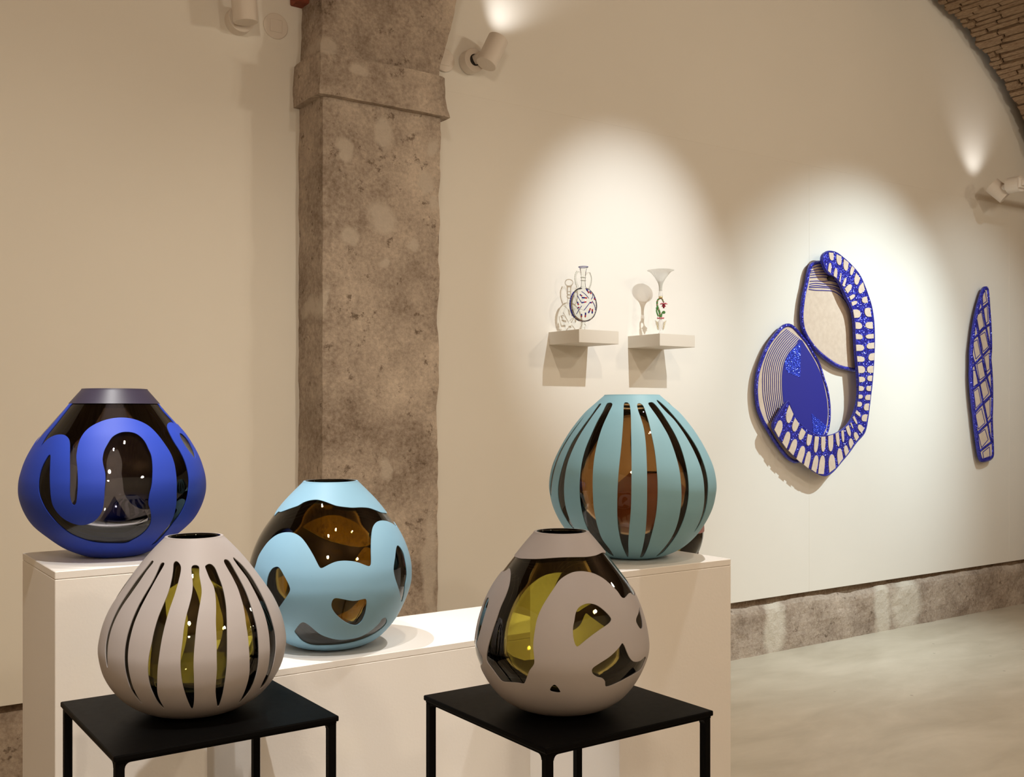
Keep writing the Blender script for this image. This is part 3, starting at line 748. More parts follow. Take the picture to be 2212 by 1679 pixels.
M5 = [(545, 1327), (520, 1345), (490, 1385), (478, 1410), (500, 1440), (535, 1480), (580, 1510), (640, 1528), (720, 1532), (850, 1526), (970, 1508), (1090, 1472), (1190, 1422), (1260, 1368), (1290, 1325), (1283, 1290), (1270, 1285), (1245, 1298), (1225, 1330), (1180, 1375), (1120, 1420), (1050, 1455), (960, 1475), (870, 1480), (790, 1465), (710, 1435), (650, 1390), (610, 1355), (570, 1330)]
vase('glass_vase', 'light blue vase with large amber brown blotches on the low plinth', ZM, 714.5, 1393, P_mb, (520, 1020), 4.095, [M1, M2, M3, M4, M5], M['coat_lblue'], M['g_amber'],
     extra=[[(78, 1111), (140, 1108), (220, 1108), (282, 1109), (282, 1225), (255, 1200), (220, 1140), (180, 1190), (150, 1200), (120, 1135), (78, 1135)]],
     rot_copies=[(2, 130, True), (4, 170, False), (1, 190, False), (2, 215, False)])

# --- teal striped vase
P_ts = [(98, 235), (180, 330), (270, 428), (420, 545), (580, 640), (730, 705), (870, 731), (970, 724), (1080, 698), (1200, 642), (1320, 558), (1420, 450), (1480, 340), (1512, 240), (1523, 160)]
T0 = [(420, 290), (330, 400), (230, 550), (160, 700), (125, 850), (118, 960), (130, 1000), (135, 900), (160, 760), (215, 610), (300, 460), (400, 320)]
T1 = [(565, 175), (540, 190), (470, 290), (390, 400), (310, 520), (250, 650), (210, 780), (190, 900), (190, 1000), (210, 1090), (240, 1160), (290, 1240), (335, 1285), (300, 1210), (270, 1130), (250, 1040), (243, 940), (250, 830), (275, 700), (320, 580), (380, 460), (450, 350), (520, 250), (568, 185)]
T2 = [(640, 168), (615, 180), (580, 250), (530, 340), (480, 450), (430, 570), (400, 680), (383, 790), (377, 900), (380, 1000), (395, 1110), (425, 1220), (470, 1320), (530, 1400), (600, 1470), (680, 1520), (640, 1450), (580, 1370), (545, 1280), (520, 1180), (503, 1080), (497, 970), (495, 860), (500, 740), (515, 620), (545, 490), (585, 370), (635, 260), (668, 190), (660, 170)]
T3 = [(790, 165), (768, 180), (765, 280), (758, 400), (745, 560), (730, 700), (718, 830), (712, 960), (710, 1080), (712, 1180), (720, 1280), (745, 1400), (780, 1490), (805, 1530), (810, 1480), (808, 1400), (815, 1290), (825, 1180), (833, 1050), (835, 900), (836, 760), (835, 600), (833, 430), (830, 280), (822, 195), (810, 172)]
T4 = [(900, 172), (885, 190), (895, 240), (920, 310), (945, 400), (960, 510), (968, 640), (972, 780), (973, 920), (972, 1050), (968, 1180), (960, 1290), (945, 1390), (925, 1480), (910, 1530), (940, 1520), (980, 1440), (1010, 1340), (1035, 1240), (1055, 1130), (1065, 1000), (1065, 860), (1055, 720), (1040, 590), (1015, 460), (985, 330), (950, 220), (930, 185)]
T5 = [(995, 165), (983, 178), (1010, 220), (1060, 290), (1110, 370), (1160, 460), (1200, 560), (1235, 670), (1260, 780), (1272, 900), (1275, 1010), (1265, 1110), (1245, 1210), (1210, 1310), (1150, 1410), (1080, 1490), (1050, 1522), (1110, 1490), (1180, 1410), (1240, 1320), (1290, 1210), (1320, 1110), (1338, 1000), (1338, 880), (1325, 770), (1300, 660), (1265, 550), (1215, 440), (1150, 330), (1090, 240), (1030, 170)]
T6 = [(1055, 145), (1070, 170), (1130, 240), (1210, 320), (1290, 430), (1350, 530), (1400, 630), (1440, 730), (1465, 830), (1475, 930), (1475, 1030), (1460, 1130), (1430, 1220), (1385, 1310), (1430, 1250), (1475, 1150), (1500, 1050), (1510, 930), (1505, 840), (1480, 730), (1435, 610), (1380, 510), (1310, 410), (1230, 310), (1150, 220), (1080, 155)]
vase('glass_vase', 'teal vase with tall narrow brown stripes on the tall plinth', ZR, 1365.4, 1202, P_ts, (1160, 830), 4.095, [T0, T1, T2, T3, T4, T5, T6], M['coat_teal'], M['g_brown'],
     rot_copies=[(3, a, 'wide') for a in (96, 120, 144, 168, 192, 216, 240, 262)])

# --- vase behind the teal one
def back_vase():
    c = Vector((2.655, 2.9, .86))
    # right silhouette should show at px 1523, row 1150
    prof = [(.05, 0), (.10, .02), (.15, .07), (.185, .13), (.20, .19), (.195, .25), (.17, .31), (.13, .36), (.085, .40), (.07, .415)]
    root = tag(empty('glass_vase', c), 'rose vase with an olive window behind the teal striped vase', 'vase')
    pr = catmull(prof, 6, False)
    lathe('glass_body', [(0, 0.001)] + [tuple(p) for p in pr] + [(p[0] - .006, p[1]) for p in pr[::-1]] + [(0, .012)], M['g_olive'], root, 96, c)
    lathe('frosted_base', [(0, 0)] + [(p[0] + .0015, p[1]) for p in pr if p[1] < .128], M['coat_rose'], root, 96, c)
    lathe('frosted_coat', [(p[0] + .0015, p[1]) for p in pr if p[1] > .19], M['coat_rose'], root, 96, c)
    return root
back_vase()

# ================================================================== WALL SHELVES
def shelf(xl, xc, xr, ytop_c, ybot_c, yl_top, label):
    """left wall corner, front corner, right front corner in picture columns"""
    s0 = on_n(xl, 720, NW)[0]
    d = ray(xc, 720); nf = s0 * d[1] / d[0]
    s1 = on_n(xr, 720, nf)[0]
    z1 = on_n(xc, ytop_c, nf)[2]; z0 = on_n(xc, ybot_c, nf)[2]
    o = box('wall_shelf', (s0, nf, z0), (s1, NW + .002, z1), M['shelf'], None, .0012, 1)
    o.data.transform(Matrix.Translation((-(s0 + s1) / 2, -NW, -z0))); o.location = ((s0 + s1) / 2, NW, z0)
    tag(o, label, 'shelf', 'small white wall shelves')
    return s0, s1, nf, z1
SH1 = shelf(1185.4, 1250.9, 1336.7, 710.9, 739.7, 714.9, 'small white wall shelf holding the clear two-handled flask')
SH2 = shelf(1356.4, 1425.5, 1501.3, 720.2, 747.0, 724.0, 'small white wall shelf holding the trumpet-shaped goblet')

# ------------------------------------------------------------------ flask
M['g_clear'] = pane_glass('clear_glass', (0.955, 0.965, 0.955, 1), 1.22)
M['g_blue'] = plain('cobalt_glass', (0.012, 0.012, 0.22, 1), .12)
M['g_red'] = plain('red_glass', (0.42, 0.02, 0.03, 1), .15)
M['g_thread'] = plain('clear_thread', (0.62, 0.62, 0.56, 1), .1)
def flask():
    s0, s1, nf, zt = SH1; nc = (nf + NW) / 2 + .02
    foot = on_n(1260, 714, nc); c = Vector((foot[0], nc, zt)); D = dist_at(c); S = D / F
    k = 7.63; U = S / k                                  # metres per traced pixel (1526 wide enlargement)
    zz = lambda y: (1222 - y) * U
    root = tag(empty('glass_flask', c), 'clear two-handled glass flask with blue and red trailing on a wall shelf', 'flask')
    # flat disc body stands turned to the room: wide along the wall, thinner front to back
    WX = 1.12
    sx, sy = WX, .62
    body = [(0, zz(1050)), (60, zz(1048)), (120, zz(1025)), (190, zz(960)), (232, zz(860)), (242, zz(770)), (225, zz(680)), (185, zz(590)), (120, zz(520)), (60, zz(490)), (40, zz(470))]
    body = [(r * U, z) for r, z in body]
    lathe('body', [tuple(p) for p in catmull(body, 4, False)], M['g_clear'], root, 48, c, sx, sy)
    neck = [(40 * U, zz(480)), (34 * U, zz(400)), (36 * U, zz(330)), (44 * U, zz(250)), (60 * U, zz(180)), (80 * U, zz(150))]
    lathe('neck', [tuple(p) for p in catmull(neck, 4, False)], M['g_clear'], root, 32, c)
    ring = lambda r, y: [Vector((c.x + r * U * math.cos(a), c.y + r * U * math.sin(a), c.z + zz(y))) for a in np.linspace(0, 2 * math.pi, 33)[:-1]]
    tube('rim', ring(80, 150), 6 * U, M['g_blue'], root, 8, True)
    for y in (322, 372): tube('neck_thread', ring(43, y), 5 * U, M['g_thread'], root, 6, True)
    lathe('stem', [tuple(p) for p in catmull([(r * U, zz(y)) for r, y in ((20, 1052), (45, 1068), (28, 1085), (50, 1112), (30, 1140), (40, 1150), (28, 1160), (45, 1190), (90, 1212), (95, 1221), (0, 1222))], 3, False)], M['g_clear'], root, 32, c)
    for sgn in (-1, 1):
        pts = [(42, 290), (70, 240), (115, 250), (140, 320), (130, 400), (100, 470), (62, 530)]
        path = [Vector((c.x + sgn * x * U * 1.15, c.y, c.z + zz(y))) for x, y in catmull(pts, 4, False)]
        h = tube('handle', path, 11 * U, M['g_clear'], root, 8)
        pts = [(122, 228), (150, 300), (152, 360), (140, 430), (112, 500)]
        path = [Vector((c.x + sgn * x * U * 1.15, c.y, c.z + zz(y))) for x, y in catmull(pts, 10, False)]
        rad = [(7 + 6 * (i % 4 == 0)) * U for i in range(len(path))]
        tube('pinched_thread', path, rad, M['g_thread'], root, 6)
        th = np.linspace(.62, -.98, 44) if True else None
        path = []; 
        for q in np.linspace(0.75, -0.85, 46):
            path.append(Vector((c.x + sgn * 246 * U * sx * math.cos(q), c.y, c.z + zz(775) + 285 * U * math.sin(q))))
        rad = [((11 if sgn < 0 else 3) + 6 * (i % 4 == 0)) * U for i in range(len(path))]
        tube('edge_trail', path, rad, M['g_blue'], root, 6)
    bz = catmull(body, 8, False)
    def surf(u, y, face=-1):
        """u: offset along the wall in traced px; on the room-side face"""
        z = zz(y); r = float(np.interp(z, bz[:, 1], bz[:, 0])); x = u * U
        q = max(0.0, 1 - (x / (r * sx)) ** 2)
        return Vector((c.x + x, c.y + face * (r * sy * math.sqrt(q) + .001), c.z + z))
    # diagonal blue trails and short red/blue canes on the face
    def line(p, mat, rad, name, face=-1):
        a = [surf(x, y, face) for x, y in catmull(p, 6, False)]
        tube(name, a, rad * U, mat, root, 6)
    for p in ([(-110, 570), (-60, 610), (0, 680)], [(55, 690), (100, 640), (115, 590)], [(20, 740), (-40, 810), (-95, 880)], [(70, 720), (130, 790), (165, 860)],
              [(-190, 640), (-170, 700), (-140, 760)], [(-140, 810), (-180, 880), (-195, 940)]):
        line(p, M['g_blue'], 6, 'blue_trail')
    canes = [(-130, 672, -40, 676), (-140, 758, -60, 740), (20, 750, 60, 745), (0, 920, 30, 840), (85, 920, 75, 850), (0, 525, 25, 590), (60, 555, 75, 600), (150, 655, 140, 690),
             (-150, 620, -120, 650), (-125, 940, -110, 985), (-60, 915, -45, 985), (-205, 745, -190, 800), (-200, 850, -175, 830)]
    for x0, y0, x1, y1 in canes:
        mx_, my_ = (x0 + x1) / 2, (y0 + y1) / 2
        line([(x0, y0), (mx_, my_)], M['g_blue'], 13, 'blue_cane'); line([(mx_, my_), (x1, y1)], M['g_red'], 13, 'red_cane')
    for p in ([(-120, 600), (-60, 660), (0, 720), (60, 760)], [(120, 640), (60, 690), (20, 730)], [(-160, 780), (-110, 800), (-60, 860)], [(0, 880), (60, 830), (120, 850)]):
        line(p, M['g_thread'], 4, 'clear_trail', 1)
flask()

# ------------------------------------------------------------------ goblet
def milk_glass(name):
    m = bpy.data.materials.new(name); m.use_nodes = True; nt = m.node_tree; b = nt.nodes['Principled BSDF']
    b.inputs['Base Color'].default_value = (.86, .86, .85, 1); b.inputs['Roughness'].default_value = .15
    tr = N(nt, 'ShaderNodeBsdfTransparent'); tr.inputs[0].default_value = (.97, .97, .97, 1); mix = N(nt, 'ShaderNodeMixShader', i_0=.62)
    tc = N(nt, 'ShaderNodeTexCoord'); nz = N(nt, 'ShaderNodeTexNoise', i_Scale=40.0); nt.links.new(tc.outputs['Object'], nz.inputs['Vector'])
    mr = N(nt, 'ShaderNodeMapRange', i_3=.55, i_4=.7); nt.links.new(nz.outputs[0], mr.inputs[0]); nt.links.new(mr.outputs[0], mix.inputs[0])
    nt.links.new(b.outputs[0], mix.inputs[1]); nt.links.new(tr.outputs[0], mix.inputs[2]); nt.links.new(mix.outputs[0], nt.nodes['Material Output'].inputs[0])
    return m
M['g_milk'] = milk_glass('milky_glass')
M['g_green'] = plain('green_glass', (0.06, 0.20, 0.045, 1), .15)
M['g_pink'] = plain('pink_glass', (0.62, 0.16, 0.20, 1), .2)
M['g_ruby'] = plain('ruby_glass', (0.28, 0.01, 0.025, 1), .15)
M['g_gold'] = plain('gold_leaf', (0.62, 0.50, 0.24, 1), .35, .3)
def goblet():
    s0, s1, nf, zt = SH2; nc = (nf + NW) / 2 - .03
    foot = on_n(1427, 717, nc); c = Vector((foot[0], nc, zt)); D = dist_at(c); k = 9.875; U = D / F / k
    zz = lambda y: (1568 - y) * U
    root = tag(empty('glass_goblet', c), 'tall milky trumpet goblet with a green cactus stem and pink flower', 'goblet')
    bowl = [(48, zz(745)), (50, zz(700)), (36, zz(620)), (34, zz(560)), (50, zz(470)), (100, zz(370)), (180, zz(260)), (240, zz(205)), (288, zz(185))]
    bowl = [(r * U, z) for r, z in bowl]; bp = catmull(bowl, 4, False)
    lathe('trumpet_bowl', [tuple(p) for p in bp], M['g_milk'], root, 64, c)
    for i in range(40):                                      # spiral white canes in the bowl
        a0 = 2 * math.pi * i / 40
        path = [Vector((c.x + r * math.cos(a0 + 2.2 * j / len(bp)), c.y + r * math.sin(a0 + 2.2 * j / len(bp)), c.z + z)) for j, (r, z) in enumerate(bp[8:])]
        tube('spiral_thread', path, 2.2 * U, M['g_thread'], root, 4)
    rx, ry = RV[0], RV[1]
    def at(x, y, d=0): return Vector((c.x + (x - 770) * U * rx + d * FV[0], c.y + (x - 770) * U * ry + d * FV[1], c.z + zz(y)))
    tube('gold_collar', [at(770, 740), at(770, 780)], 42 * U, M['g_gold'], root, 16)
    stem = catmull([(765, 1190), (755, 1120), (735, 1040), (705, 960), (695, 890), (705, 830), (740, 790), (780, 785), (810, 810), (825, 850), (845, 865)], 6, False)
    path = [at(x, y) for x, y in stem]
    tube('stem', path, [24 * U * (1 - .45 * i / len(path)) for i in range(len(path))], M['g_green'], root, 10)
    tw = []
    for i, p in enumerate(path[:-6]):
        a = i * .8; r = 24 * U * (1 - .45 * i / len(path))
        tw.append(p + Vector((RV[0], RV[1], 0)) * (r * math.cos(a)) + Vector((FV[0], FV[1], 0)) * (r * math.sin(a)))
    tube('pink_twist', tw, 6 * U, M['g_pink'], root, 6)
    tube('side_arm', [at(x, y) for x, y in catmull([(725, 1170), (700, 1110), (685, 1050), (690, 1000), (672, 980)], 5, False)], 17 * U, M['g_green'], root, 8)
    tube('curl', [at(x, y) for x, y in catmull([(785, 1180), (795, 1120), (820, 1070), (850, 1065), (858, 1090), (835, 1100), (828, 1082)], 5, False)], 15 * U, M['g_green'], root, 8)
    # flower hanging from the tip
    fc = at(835, 905)
    for i in range(7):
        a = 2 * math.pi * i / 7; d = Vector((RV[0] * math.cos(a) + FV[0] * math.sin(a), RV[1] * math.cos(a) + FV[1] * math.sin(a), 0))
        tube('petal', [fc, fc + d * 50 * U + Vector((0, 0, 10 * U)), fc + d * 85 * U + Vector((0, 0, -2 * U))], [8 * U, 19 * U, 5 * U], M['g_pink'], root, 6)
        tube('inner_petal', [fc, fc + d * 25 * U - Vector((0, 0, 35 * U)), fc + d * 42 * U - Vector((0, 0, 60 * U))], [10 * U, 14 * U, 4 * U], M['g_ruby'], root, 6)
    tube('pistil', [fc, fc - Vector((0, 0, 90 * U))], [14 * U, 20 * U], M['g_ruby'], root, 8)
    # pink frill
    v = []; f = []
    for j in range(48):
        a = 2 * math.pi * j / 48; wv = 8 * math.sin(a * 9)
        for r, h in ((20, 0), (76, 12), (76, -4), (20, -14)): v.append((c.x + r * U * math.cos(a), c.y + r * U * math.sin(a), c.z + zz(1208) + (h + (wv if r > 50 else 0)) * U))
    for j in range(48):
        for q in range(4): f.append((j * 4 + q, ((j + 1) % 48) * 4 + q, ((j + 1) % 48) * 4 + (q + 1) % 4, j * 4 + (q + 1) % 4))
    pyobj('frill', v, f, M['g_pink'], root, True)
    lathe('urn', [tuple(p) for p in catmull([(r * U, zz(y)) for r, y in ((30, 1215), (28, 1240), (55, 1270), (62, 1310), (50, 1380), (30, 1440), (22, 1475), (30, 1500), (60, 1540), (95, 1563), (95, 1567), (0, 1567.5))], 4, False)], M['g_milk'], root, 40, c)
    for sgn in (-1, 1):
        out = catmull([(50, 1300), (90, 1262), (122, 1245), (120, 1300), (100, 1370), (75, 1440), (45, 1465), (38, 1400)], 4)
        v = []; n = len(out)
        for d in (-.004, .004):
            for x, y in out: v.append(at(770 + sgn * x, y, d))
        f = [tuple(range(n)), tuple(range(2 * n - 1, n - 1, -1))] + [(i, (i + 1) % n, n + (i + 1) % n, n + i) for i in range(n)]
        w_ = pyobj('wing', v, f, M['g_milk'], root)
        for q in range(5):
            y0 = 1290 + q * 34
            tube('feather', [at(770 + sgn * (44 - q), y0 + 30, -.005), at(770 + sgn * (80 - 4 * q), y0 + 5, -.006), at(770 + sgn * (112 - 11 * q), y0 - 25, -.005)], 6 * U, M['g_gold'], w_, 5)
goblet()

# ================================================================== WALL RELIEFS
def glitter(name, c, dens=90.0, strength=1.0):
    m, nt, b = new_mat(name); L = nt.links
    tc = N(nt, 'ShaderNodeTexCoord')
    vo = N(nt, 'ShaderNodeTexVoronoi', i_Scale=dens); L.new(tc.outputs['Object'], vo.inputs['Vector'])
    sep = N(nt, 'ShaderNodeVectorMath', operation='SUBTRACT'); sep.inputs[1].default_value = (.5, .5, .5); L.new(vo.outputs['Color'], sep.inputs[0])
    sc_ = N(nt, 'ShaderNodeVectorMath', operation='SCALE'); sc_.inputs['Scale'].default_value = strength; L.new(sep.outputs[0], sc_.inputs[0])
    ge = N(nt, 'ShaderNodeNewGeometry'); ad = N(nt, 'ShaderNodeVectorMath', operation='ADD'); L.new(ge.outputs['Normal'], ad.inputs[0]); L.new(sc_.outputs[0], ad.inputs[1])
    nm = N(nt, 'ShaderNodeVectorMath', operation='NORMALIZE'); L.new(ad.outputs[0], nm.inputs[0])
    b.inputs['Base Color'].default_value = c; b.inputs['Roughness'].default_value = .3; b.inputs['Metallic'].default_value = .55
    b.inputs['Coat Weight'].default_value = .8; b.inputs['Coat Roughness'].default_value = .15
    L.new(nm.outputs[0], b.inputs['Normal']); L.new(nm.outputs[0], b.inputs['Coat Normal'])
    return m
M['seq'] = glitter('blue_sequins', (0.018, 0.024, 0.46, 1), 360, 1.1)
M['seq_b'] = glitter('bright_sequins', (0.03, 0.07, 0.8, 1), 400, 1.3)
M['velvet'] = plain('blue_felt', (0.015, 0.015, 0.27, 1), .6, bump=.3, bscale=300)
M['linen'] = blotchy('cream_felt', (0.60, 0.49, 0.40, 1), (0.66, 0.55, 0.455, 1), 30, 4, .9, .3, 350, .001, spec=.1)

def zpt(sc_, org): return lambda x, y: (org[0] + x / sc_, org[1] + y / sc_)
Z4 = zpt(6.457, (1700, 530)); Z5 = zpt(4.797, (1610, 690)); Z7 = zpt(3.169, (1600, 530)); Z8 = zpt(4.0, (2060, 600))
def slab(name, px, n_front, thick, mat, parent, smooth_k=4, curve=True):
    P = catmull(px, smooth_k) if curve else np.array(px, float)
    w3 = [on_n(x, y, n_front) for x, y in P]; n = len(w3)
    v = [tuple(p) for p in w3] + [(p[0], p[1] + thick, p[2]) for p in w3]
    f = [tuple(range(n)), tuple(range(2 * n - 1, n - 1, -1))] + [(i, n + i, n + (i + 1) % n, (i + 1) % n) for i in range(n)]
    o = pyobj(name, v, f, mat, parent)
    bm = bmesh.new(); bm.from_mesh(o.data); bmesh.ops.recalc_face_normals(bm, faces=bm.faces[:])
    bmesh.ops.triangulate(bm, faces=[q for q in bm.faces if len(q.verts) > 4]); bm.to_mesh(o.data); bm.free()
    return o
def cord(name, px, n, rad, mat, parent, closed=False, k=4, sides=6, straight=False):
    P = catmull(px, k, closed) if not straight else np.array([np.array(px[i]) + (np.array(px[(i + 1) % len(px)]) - np.array(px[i])) * t for i in range(len(px)) for t in (.03, .35, .65, .97)])
    return tube(name, [on_n(x, y, n) for x, y in P], rad, mat, parent, sides, closed)
def finger(b0, b1, t):
    b0, b1, t = map(np.array, (b0, b1, t)); m_ = (b0 + b1) / 2; a = t - m_; w_ = (b1 - b0) / 2
    L_ = []; R_ = []
    for v_ in (0, .25, .5, .7, .85, .95, 1.0):
        h = 1.0 if v_ <= .45 else math.sqrt(max(0, 1 - ((v_ - .45) / .55) ** 2.2))
        L_.append(m_ + a * v_ - w_ * h * .96); R_.append(m_ + a * v_ + w_ * h * .96)
    return [tuple(p) for p in L_ + R_[::-1][1:]]

rel = tag(empty('wall_relief', tuple(on_n(1765, 1020, NW))), 'large looping blue and cream textile relief on the white wall', 'wall art')
NP2, NP1 = 4.372, 4.318
o2 = [Z7(x, y) for x, y in [(490, 130), (560, 118), (610, 165), (660, 230), (720, 320), (775, 430), (798, 560), (806, 700), (800, 842), (730, 845), (660, 825), (590, 780), (520, 720), (465, 650), (430, 580), (417, 500), (420, 430), (432, 340), (450, 260), (465, 180)]]
slab('leaf_backing', o2, NP2 + .0035, .012, M['velvet'], rel)
upper = slab('upper_leaf', o2, NP2, .004, M['linen'], rel)
cord('border', o2, NP2 + .004, .0135, M['seq'], upper, True)
for pl in ([(345, 320), (430, 295), (520, 290)], [(335, 360), (420, 340), (530, 330), (580, 335)], [(328, 385), (430, 375), (560, 372), (640, 395)], [(325, 417), (440, 408), (560, 415), (680, 440)],
           [(320, 453), (440, 445), (580, 450), (720, 480)], [(318, 503), (420, 498), (500, 505), (600, 495), (680, 512), (790, 570)], [(312, 545), (400, 530), (500, 540), (620, 550), (720, 580), (800, 640), (870, 730)],
           [(308, 573), (400, 562), (520, 572), (640, 585), (730, 630), (810, 720), (880, 820)], [(306, 590), (420, 588), (560, 595), (660, 612), (740, 660), (820, 750), (890, 870)],
           [(302, 615), (400, 628), (520, 632), (620, 638), (700, 672), (780, 740), (840, 820), (910, 940)]):
    cord('line', [Z4(x, y) for x, y in pl], NP2 - .0005, .0030, M['velvet'], upper)
o3 = [Z7(x, y) for x, y in [(320, 548), (285, 562), (245, 605), (190, 680), (150, 770), (120, 860), (107, 950), (107, 1030), (120, 1120), (150, 1200), (190, 1270), (240, 1350), (300, 1430), (345, 1470), (390, 1478), (470, 1420), (575, 1300), (600, 1220), (605, 1140), (600, 1060), (585, 980), (560, 900), (530, 810), (490, 740), (450, 670), (400, 610), (355, 562)]]
slab('leaf_backing', o3, NP2 + .0035, .012, M['velvet'], rel)
lower = slab('lower_leaf', o3, NP2, .004, M['linen'], rel)
cord('border', o3, NP2 + .004, .0125, M['seq'], lower, True)
L0 = np.array([(420, 98), (330, 180), (250, 300), (195, 430), (168, 560), (165, 680), (172, 800), (190, 900), (215, 1010), (240, 1080)], float)
L1 = np.array([(575, 210), (520, 270), (450, 350), (405, 440), (385, 540), (380, 640), (383, 740), (390, 820), (400, 890), (420, 950)], float)
for t in np.linspace(.06, .93, 10):
    cord('line', [Z5(*p) for p in L0 + (L1 - L0) * t], NP2 - .0005, .0030, M['velvet'], lower)
slab('blue_field', [Z5(*p) for p in list(L1) + [(460, 1040), (540, 1150), (650, 1230), (780, 1230), (830, 1140), (855, 1000), (848, 850), (820, 700), (780, 560), (715, 420), (640, 300)]], NP2 - .002, .004, M['velvet'], lower)
slab('glitter_wedge', [Z5(*p) for p in [(576, 235), (500, 300), (445, 365), (412, 440), (410, 500), (440, 545), (500, 575), (568, 600), (572, 480), (574, 350)]], NP2 - .0035, .003, M['seq_b'], lower, curve=False)
slab('glitter_wedge', [Z5(*p) for p in [(685, 975), (700, 1080), (703, 1195), (800, 1198), (848, 1112), (770, 1045)]], NP2 - .0035, .003, M['seq_b'], lower, curve=False)
o1 = [Z7(x, y) for x, y in [(570, 58), (600, 42), (650, 50), (700, 85), (760, 140), (810, 200), (840, 260), (870, 340), (895, 420), (910, 520), (915, 640), (912, 760), (905, 870), (897, 960), (885, 1060), (870, 1180), (855, 1260), (835, 1300), (790, 1350), (740, 1420), (690, 1480), (640, 1540), (600, 1570), (560, 1575), (500, 1545), (430, 1490), (360, 1430), (290, 1350), (240, 1280), (225, 1240), (235, 1200), (270, 1140), (305, 1085), (325, 1070), (345, 1110), (370, 1170), (420, 1235), (470, 1275), (530, 1300), (590, 1305), (650, 1290), (710, 1255), (760, 1195), (790, 1120), (805, 1040), (808, 960), (800, 850), (790, 740), (783, 620), (778, 520), (760, 430), (720, 350), (680, 260), (640, 215), (600, 190), (575, 150), (558, 95)]]
for px_ in ((1790, 640), (1800, 740), (1670, 800), (1700, 880), (1740, 840)):
    q = on_n(*px_, NP2 + .012); tube('standoff', [q, (q[0], NW + .001, q[2])], .012, M['dark'], rel, 12)
band = slab('curved_band', o1, NP1, .018, M['seq'], rel)
for px_ in ((1800, 600), (1870, 760), (1871, 900), (1790, 985), (1715, 930)):
    q = on_n(*px_, NP1 + .012); tube('standoff', [q, (q[0], NW + .001, q[2])], .012, M['dark'], rel, 12)
cord('border', o1, NP1 + .003, .005, M['velvet'], band, True)
spots4 = [((585, 100), (648, 105), (628, 212)), ((690, 125), (762, 155), (728, 275)), ((795, 190), (862, 240), (815, 350)), ((905, 285), (945, 325), (890, 412)), ((965, 385), (1022, 462), (955, 540)), ((1062, 515), (1088, 625), (1000, 645)),
          ((1115, 712), (1130, 800), (1048, 770)), ((1160, 870), (1180, 1000), (1085, 935)), ((1195, 1070), (1200, 1165), (1095, 1115)), ((1210, 1235), (1212, 1300), (1100, 1275)), ((1218, 1355), (1218, 1440), (1112, 1410)), ((1222, 1500), (1215, 1605), (1138, 1565)),
          ((572, 355), (612, 390), (608, 245)), ((652, 425), (695, 460), (690, 318)), ((730, 500), (745, 515), (758, 385)), ((772, 555), (800, 580), (825, 455)), ((808, 605), (848, 672), (900, 555)), ((872, 715), (890, 765), (950, 695)),
          ((900, 792), (912, 845), (982, 790)), ((922, 895), (942, 1015), (1030, 950)), ((955, 1070), (960, 1165), (1050, 1125)), ((960, 1235), (965, 1310), (1058, 1280)), ((965, 1385), (970, 1475), (1078, 1430)), ((978, 1545), (985, 1625), (1086, 1590))]
spots5 = [((1328, 480), (1325, 555), (1262, 520)), ((1318, 582), (1312, 642), (1265, 610)), ((1305, 690), (1300, 745), (1255, 715)), ((1300, 780), (1292, 838), (1242, 810)), ((1285, 870), (1278, 945), (1230, 910)), ((1270, 985), (1255, 1060), (1207, 1020)),
          ((1235, 1130), (1205, 1180), (1172, 1100)), ((1180, 1220), (1148, 1262), (1132, 1175)), ((1125, 1285), (1092, 1345), (1082, 1245)), ((1075, 1370), (1040, 1420), (1032, 1312)), ((1015, 1440), (965, 1510), (968, 1345)), ((938, 1540), (872, 1590), (890, 1402)),
          ((815, 1605), (755, 1600), (805, 1410)), ((735, 1590), (685, 1555), (745, 1410)), ((655, 1545), (608, 1505), (668, 1370)), ((585, 1490), (530, 1445), (608, 1315)), ((500, 1410), (450, 1360), (528, 1245)), ((430, 1340), (385, 1275), (458, 1170)), ((350, 1225), (302, 1140), (378, 1058)),
          ((1168, 482), (1175, 558), (1242, 520)), ((1178, 595), (1182, 652), (1243, 622)), ((1180, 690), (1180, 742), (1231, 718)), ((1178, 780), (1175, 822), (1218, 802)), ((1168, 852), (1162, 905), (1210, 882)), ((1155, 940), (1142, 970), (1195, 1000)), ((1130, 1000), (1115, 1020), (1160, 1085)),
          ((1098, 1068), (1090, 1078), (1118, 1130)), ((1072, 1095), (1042, 1120), (1088, 1208)), ((1020, 1145), (995, 1158), (1018, 1274)), ((968, 1170), (935, 1185), (968, 1318)), ((912, 1195), (860, 1210), (888, 1370)), ((832, 1215), (788, 1218), (808, 1374)), ((765, 1218), (722, 1210), (727, 1382)),
          ((695, 1205), (648, 1188), (650, 1310)), ((628, 1170), (585, 1125), (562, 1245)), ((560, 1085), (515, 1020), (496, 1155)), ((500, 985), (455, 885), (432, 1060))]
for zf, lst in ((Z4, spots4), (Z5, spots5)):
    for b0, b1, t in lst:
        slab('cream_inlay', [zf(*p) for p in finger(b0, b1, t)], NP1 - .0035, .005, M['linen'], band, curve=False)

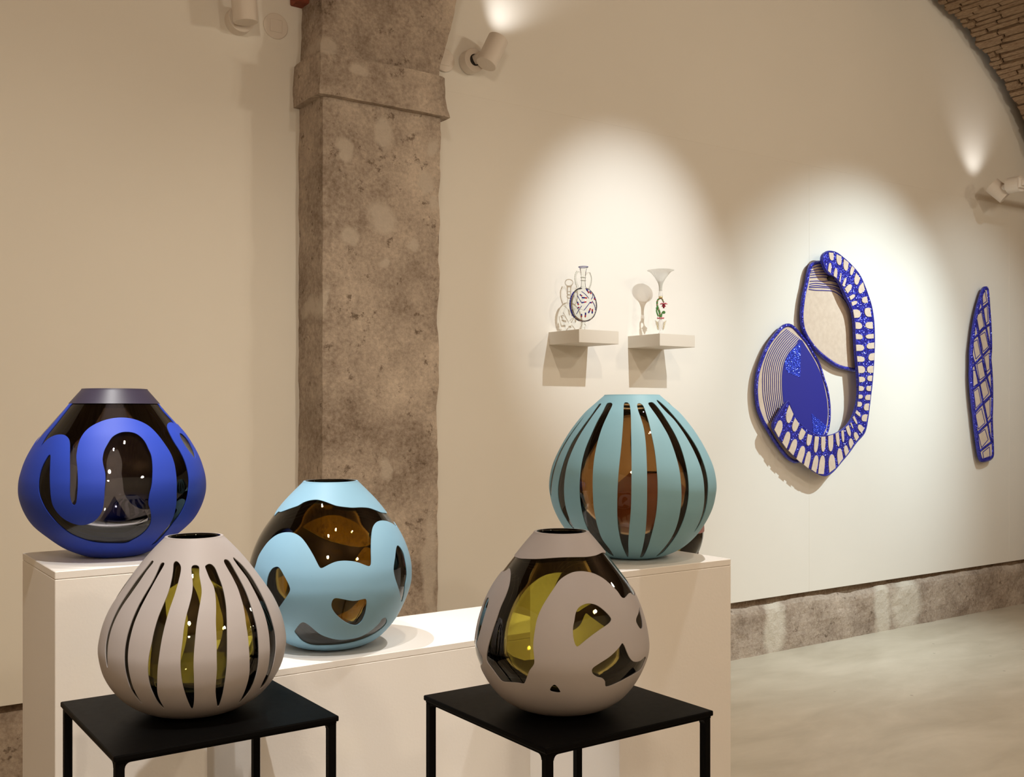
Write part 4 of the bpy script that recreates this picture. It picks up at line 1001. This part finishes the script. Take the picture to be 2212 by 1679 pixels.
rel2 = tag(empty('wall_relief', tuple(on_n(2120, 995, NW))), 'narrow upright cream panel with a blue lattice on the white wall', 'wall art')
q2 = [Z8(x, y) for x, y in [(262, 95), (284, 97), (292, 150), (300, 260), (310, 400), (315, 520), (316, 620), (310, 700), (318, 790), (325, 950), (325, 1100), (322, 1230), (328, 1380), (332, 1480), (328, 1545), (290, 1572), (248, 1580), (230, 1565), (215, 1500), (200, 1400), (185, 1280), (175, 1180), (160, 1050), (152, 950), (147, 850), (149, 750), (150, 640), (160, 540), (175, 420), (195, 310), (220, 210), (245, 130)]]
N8 = 4.362
slab('backing', q2, N8 + .0035, .012, M['velvet'], rel2)
for px_ in ((2116, 720), (2124, 890)):
    q = on_n(*px_, N8 + .012); tube('standoff', [q, (q[0], NW + .001, q[2])], .012, M['dark'], rel2, 12)
pan = slab('cream_panel', q2, N8, .004, M['linen'], rel2)
cord('border', q2, N8 + .006, .016, M['seq'], rel2, True)
for pl in ([(235, 190), (250, 300), (275, 430), (300, 560), (314, 615)], [(186, 370), (215, 520), (245, 690), (280, 850), (310, 960), (322, 1010)], [(152, 660), (175, 740), (200, 850), (222, 930), (250, 1080), (290, 1260), (310, 1370), (325, 1420)],
           [(195, 312), (240, 270), (292, 225)], [(168, 530), (230, 470), (270, 430), (306, 405)], [(153, 772), (210, 715), (270, 650), (314, 602)], [(157, 972), (220, 920), (280, 860), (317, 815)], [(178, 1168), (250, 1085), (322, 1015)], [(205, 1340), (290, 1260), (322, 1222)], [(222, 1500), (280, 1455), (326, 1420)]):
    cord('lattice_strip', [Z8(x, y) for x, y in pl], N8 + .002, .011, M['seq'], rel2)
for q in ([(195, 330), (240, 295), (262, 420), (220, 465)], [(225, 500), (270, 470), (300, 595), (255, 640)], [(165, 560), (205, 535), (230, 660), (190, 705)], [(200, 750), (245, 720), (272, 850), (225, 885)], [(262, 685), (305, 650), (310, 790), (285, 812)],
          [(165, 800), (190, 800), (210, 915), (168, 945)], [(228, 920), (275, 885), (303, 1000), (255, 1055)], [(172, 985), (212, 955), (237, 1080), (190, 1130)], [(188, 1185), (240, 1130), (270, 1255), (212, 1310)], [(265, 1090), (312, 1045), (314, 1190), (292, 1222)], [(212, 1355), (270, 1310), (298, 1400), (240, 1470)],
          [(250, 1510), (308, 1462), (313, 1545), (258, 1565)], [(248, 150), (272, 115), (284, 205), (252, 228)], [(258, 270), (288, 242), (296, 380), (275, 398)]):
    cord('cell_outline', [Z8(x, y) for x, y in q], N8, .0035, M['velvet'], pan, True, 3, 5, True)
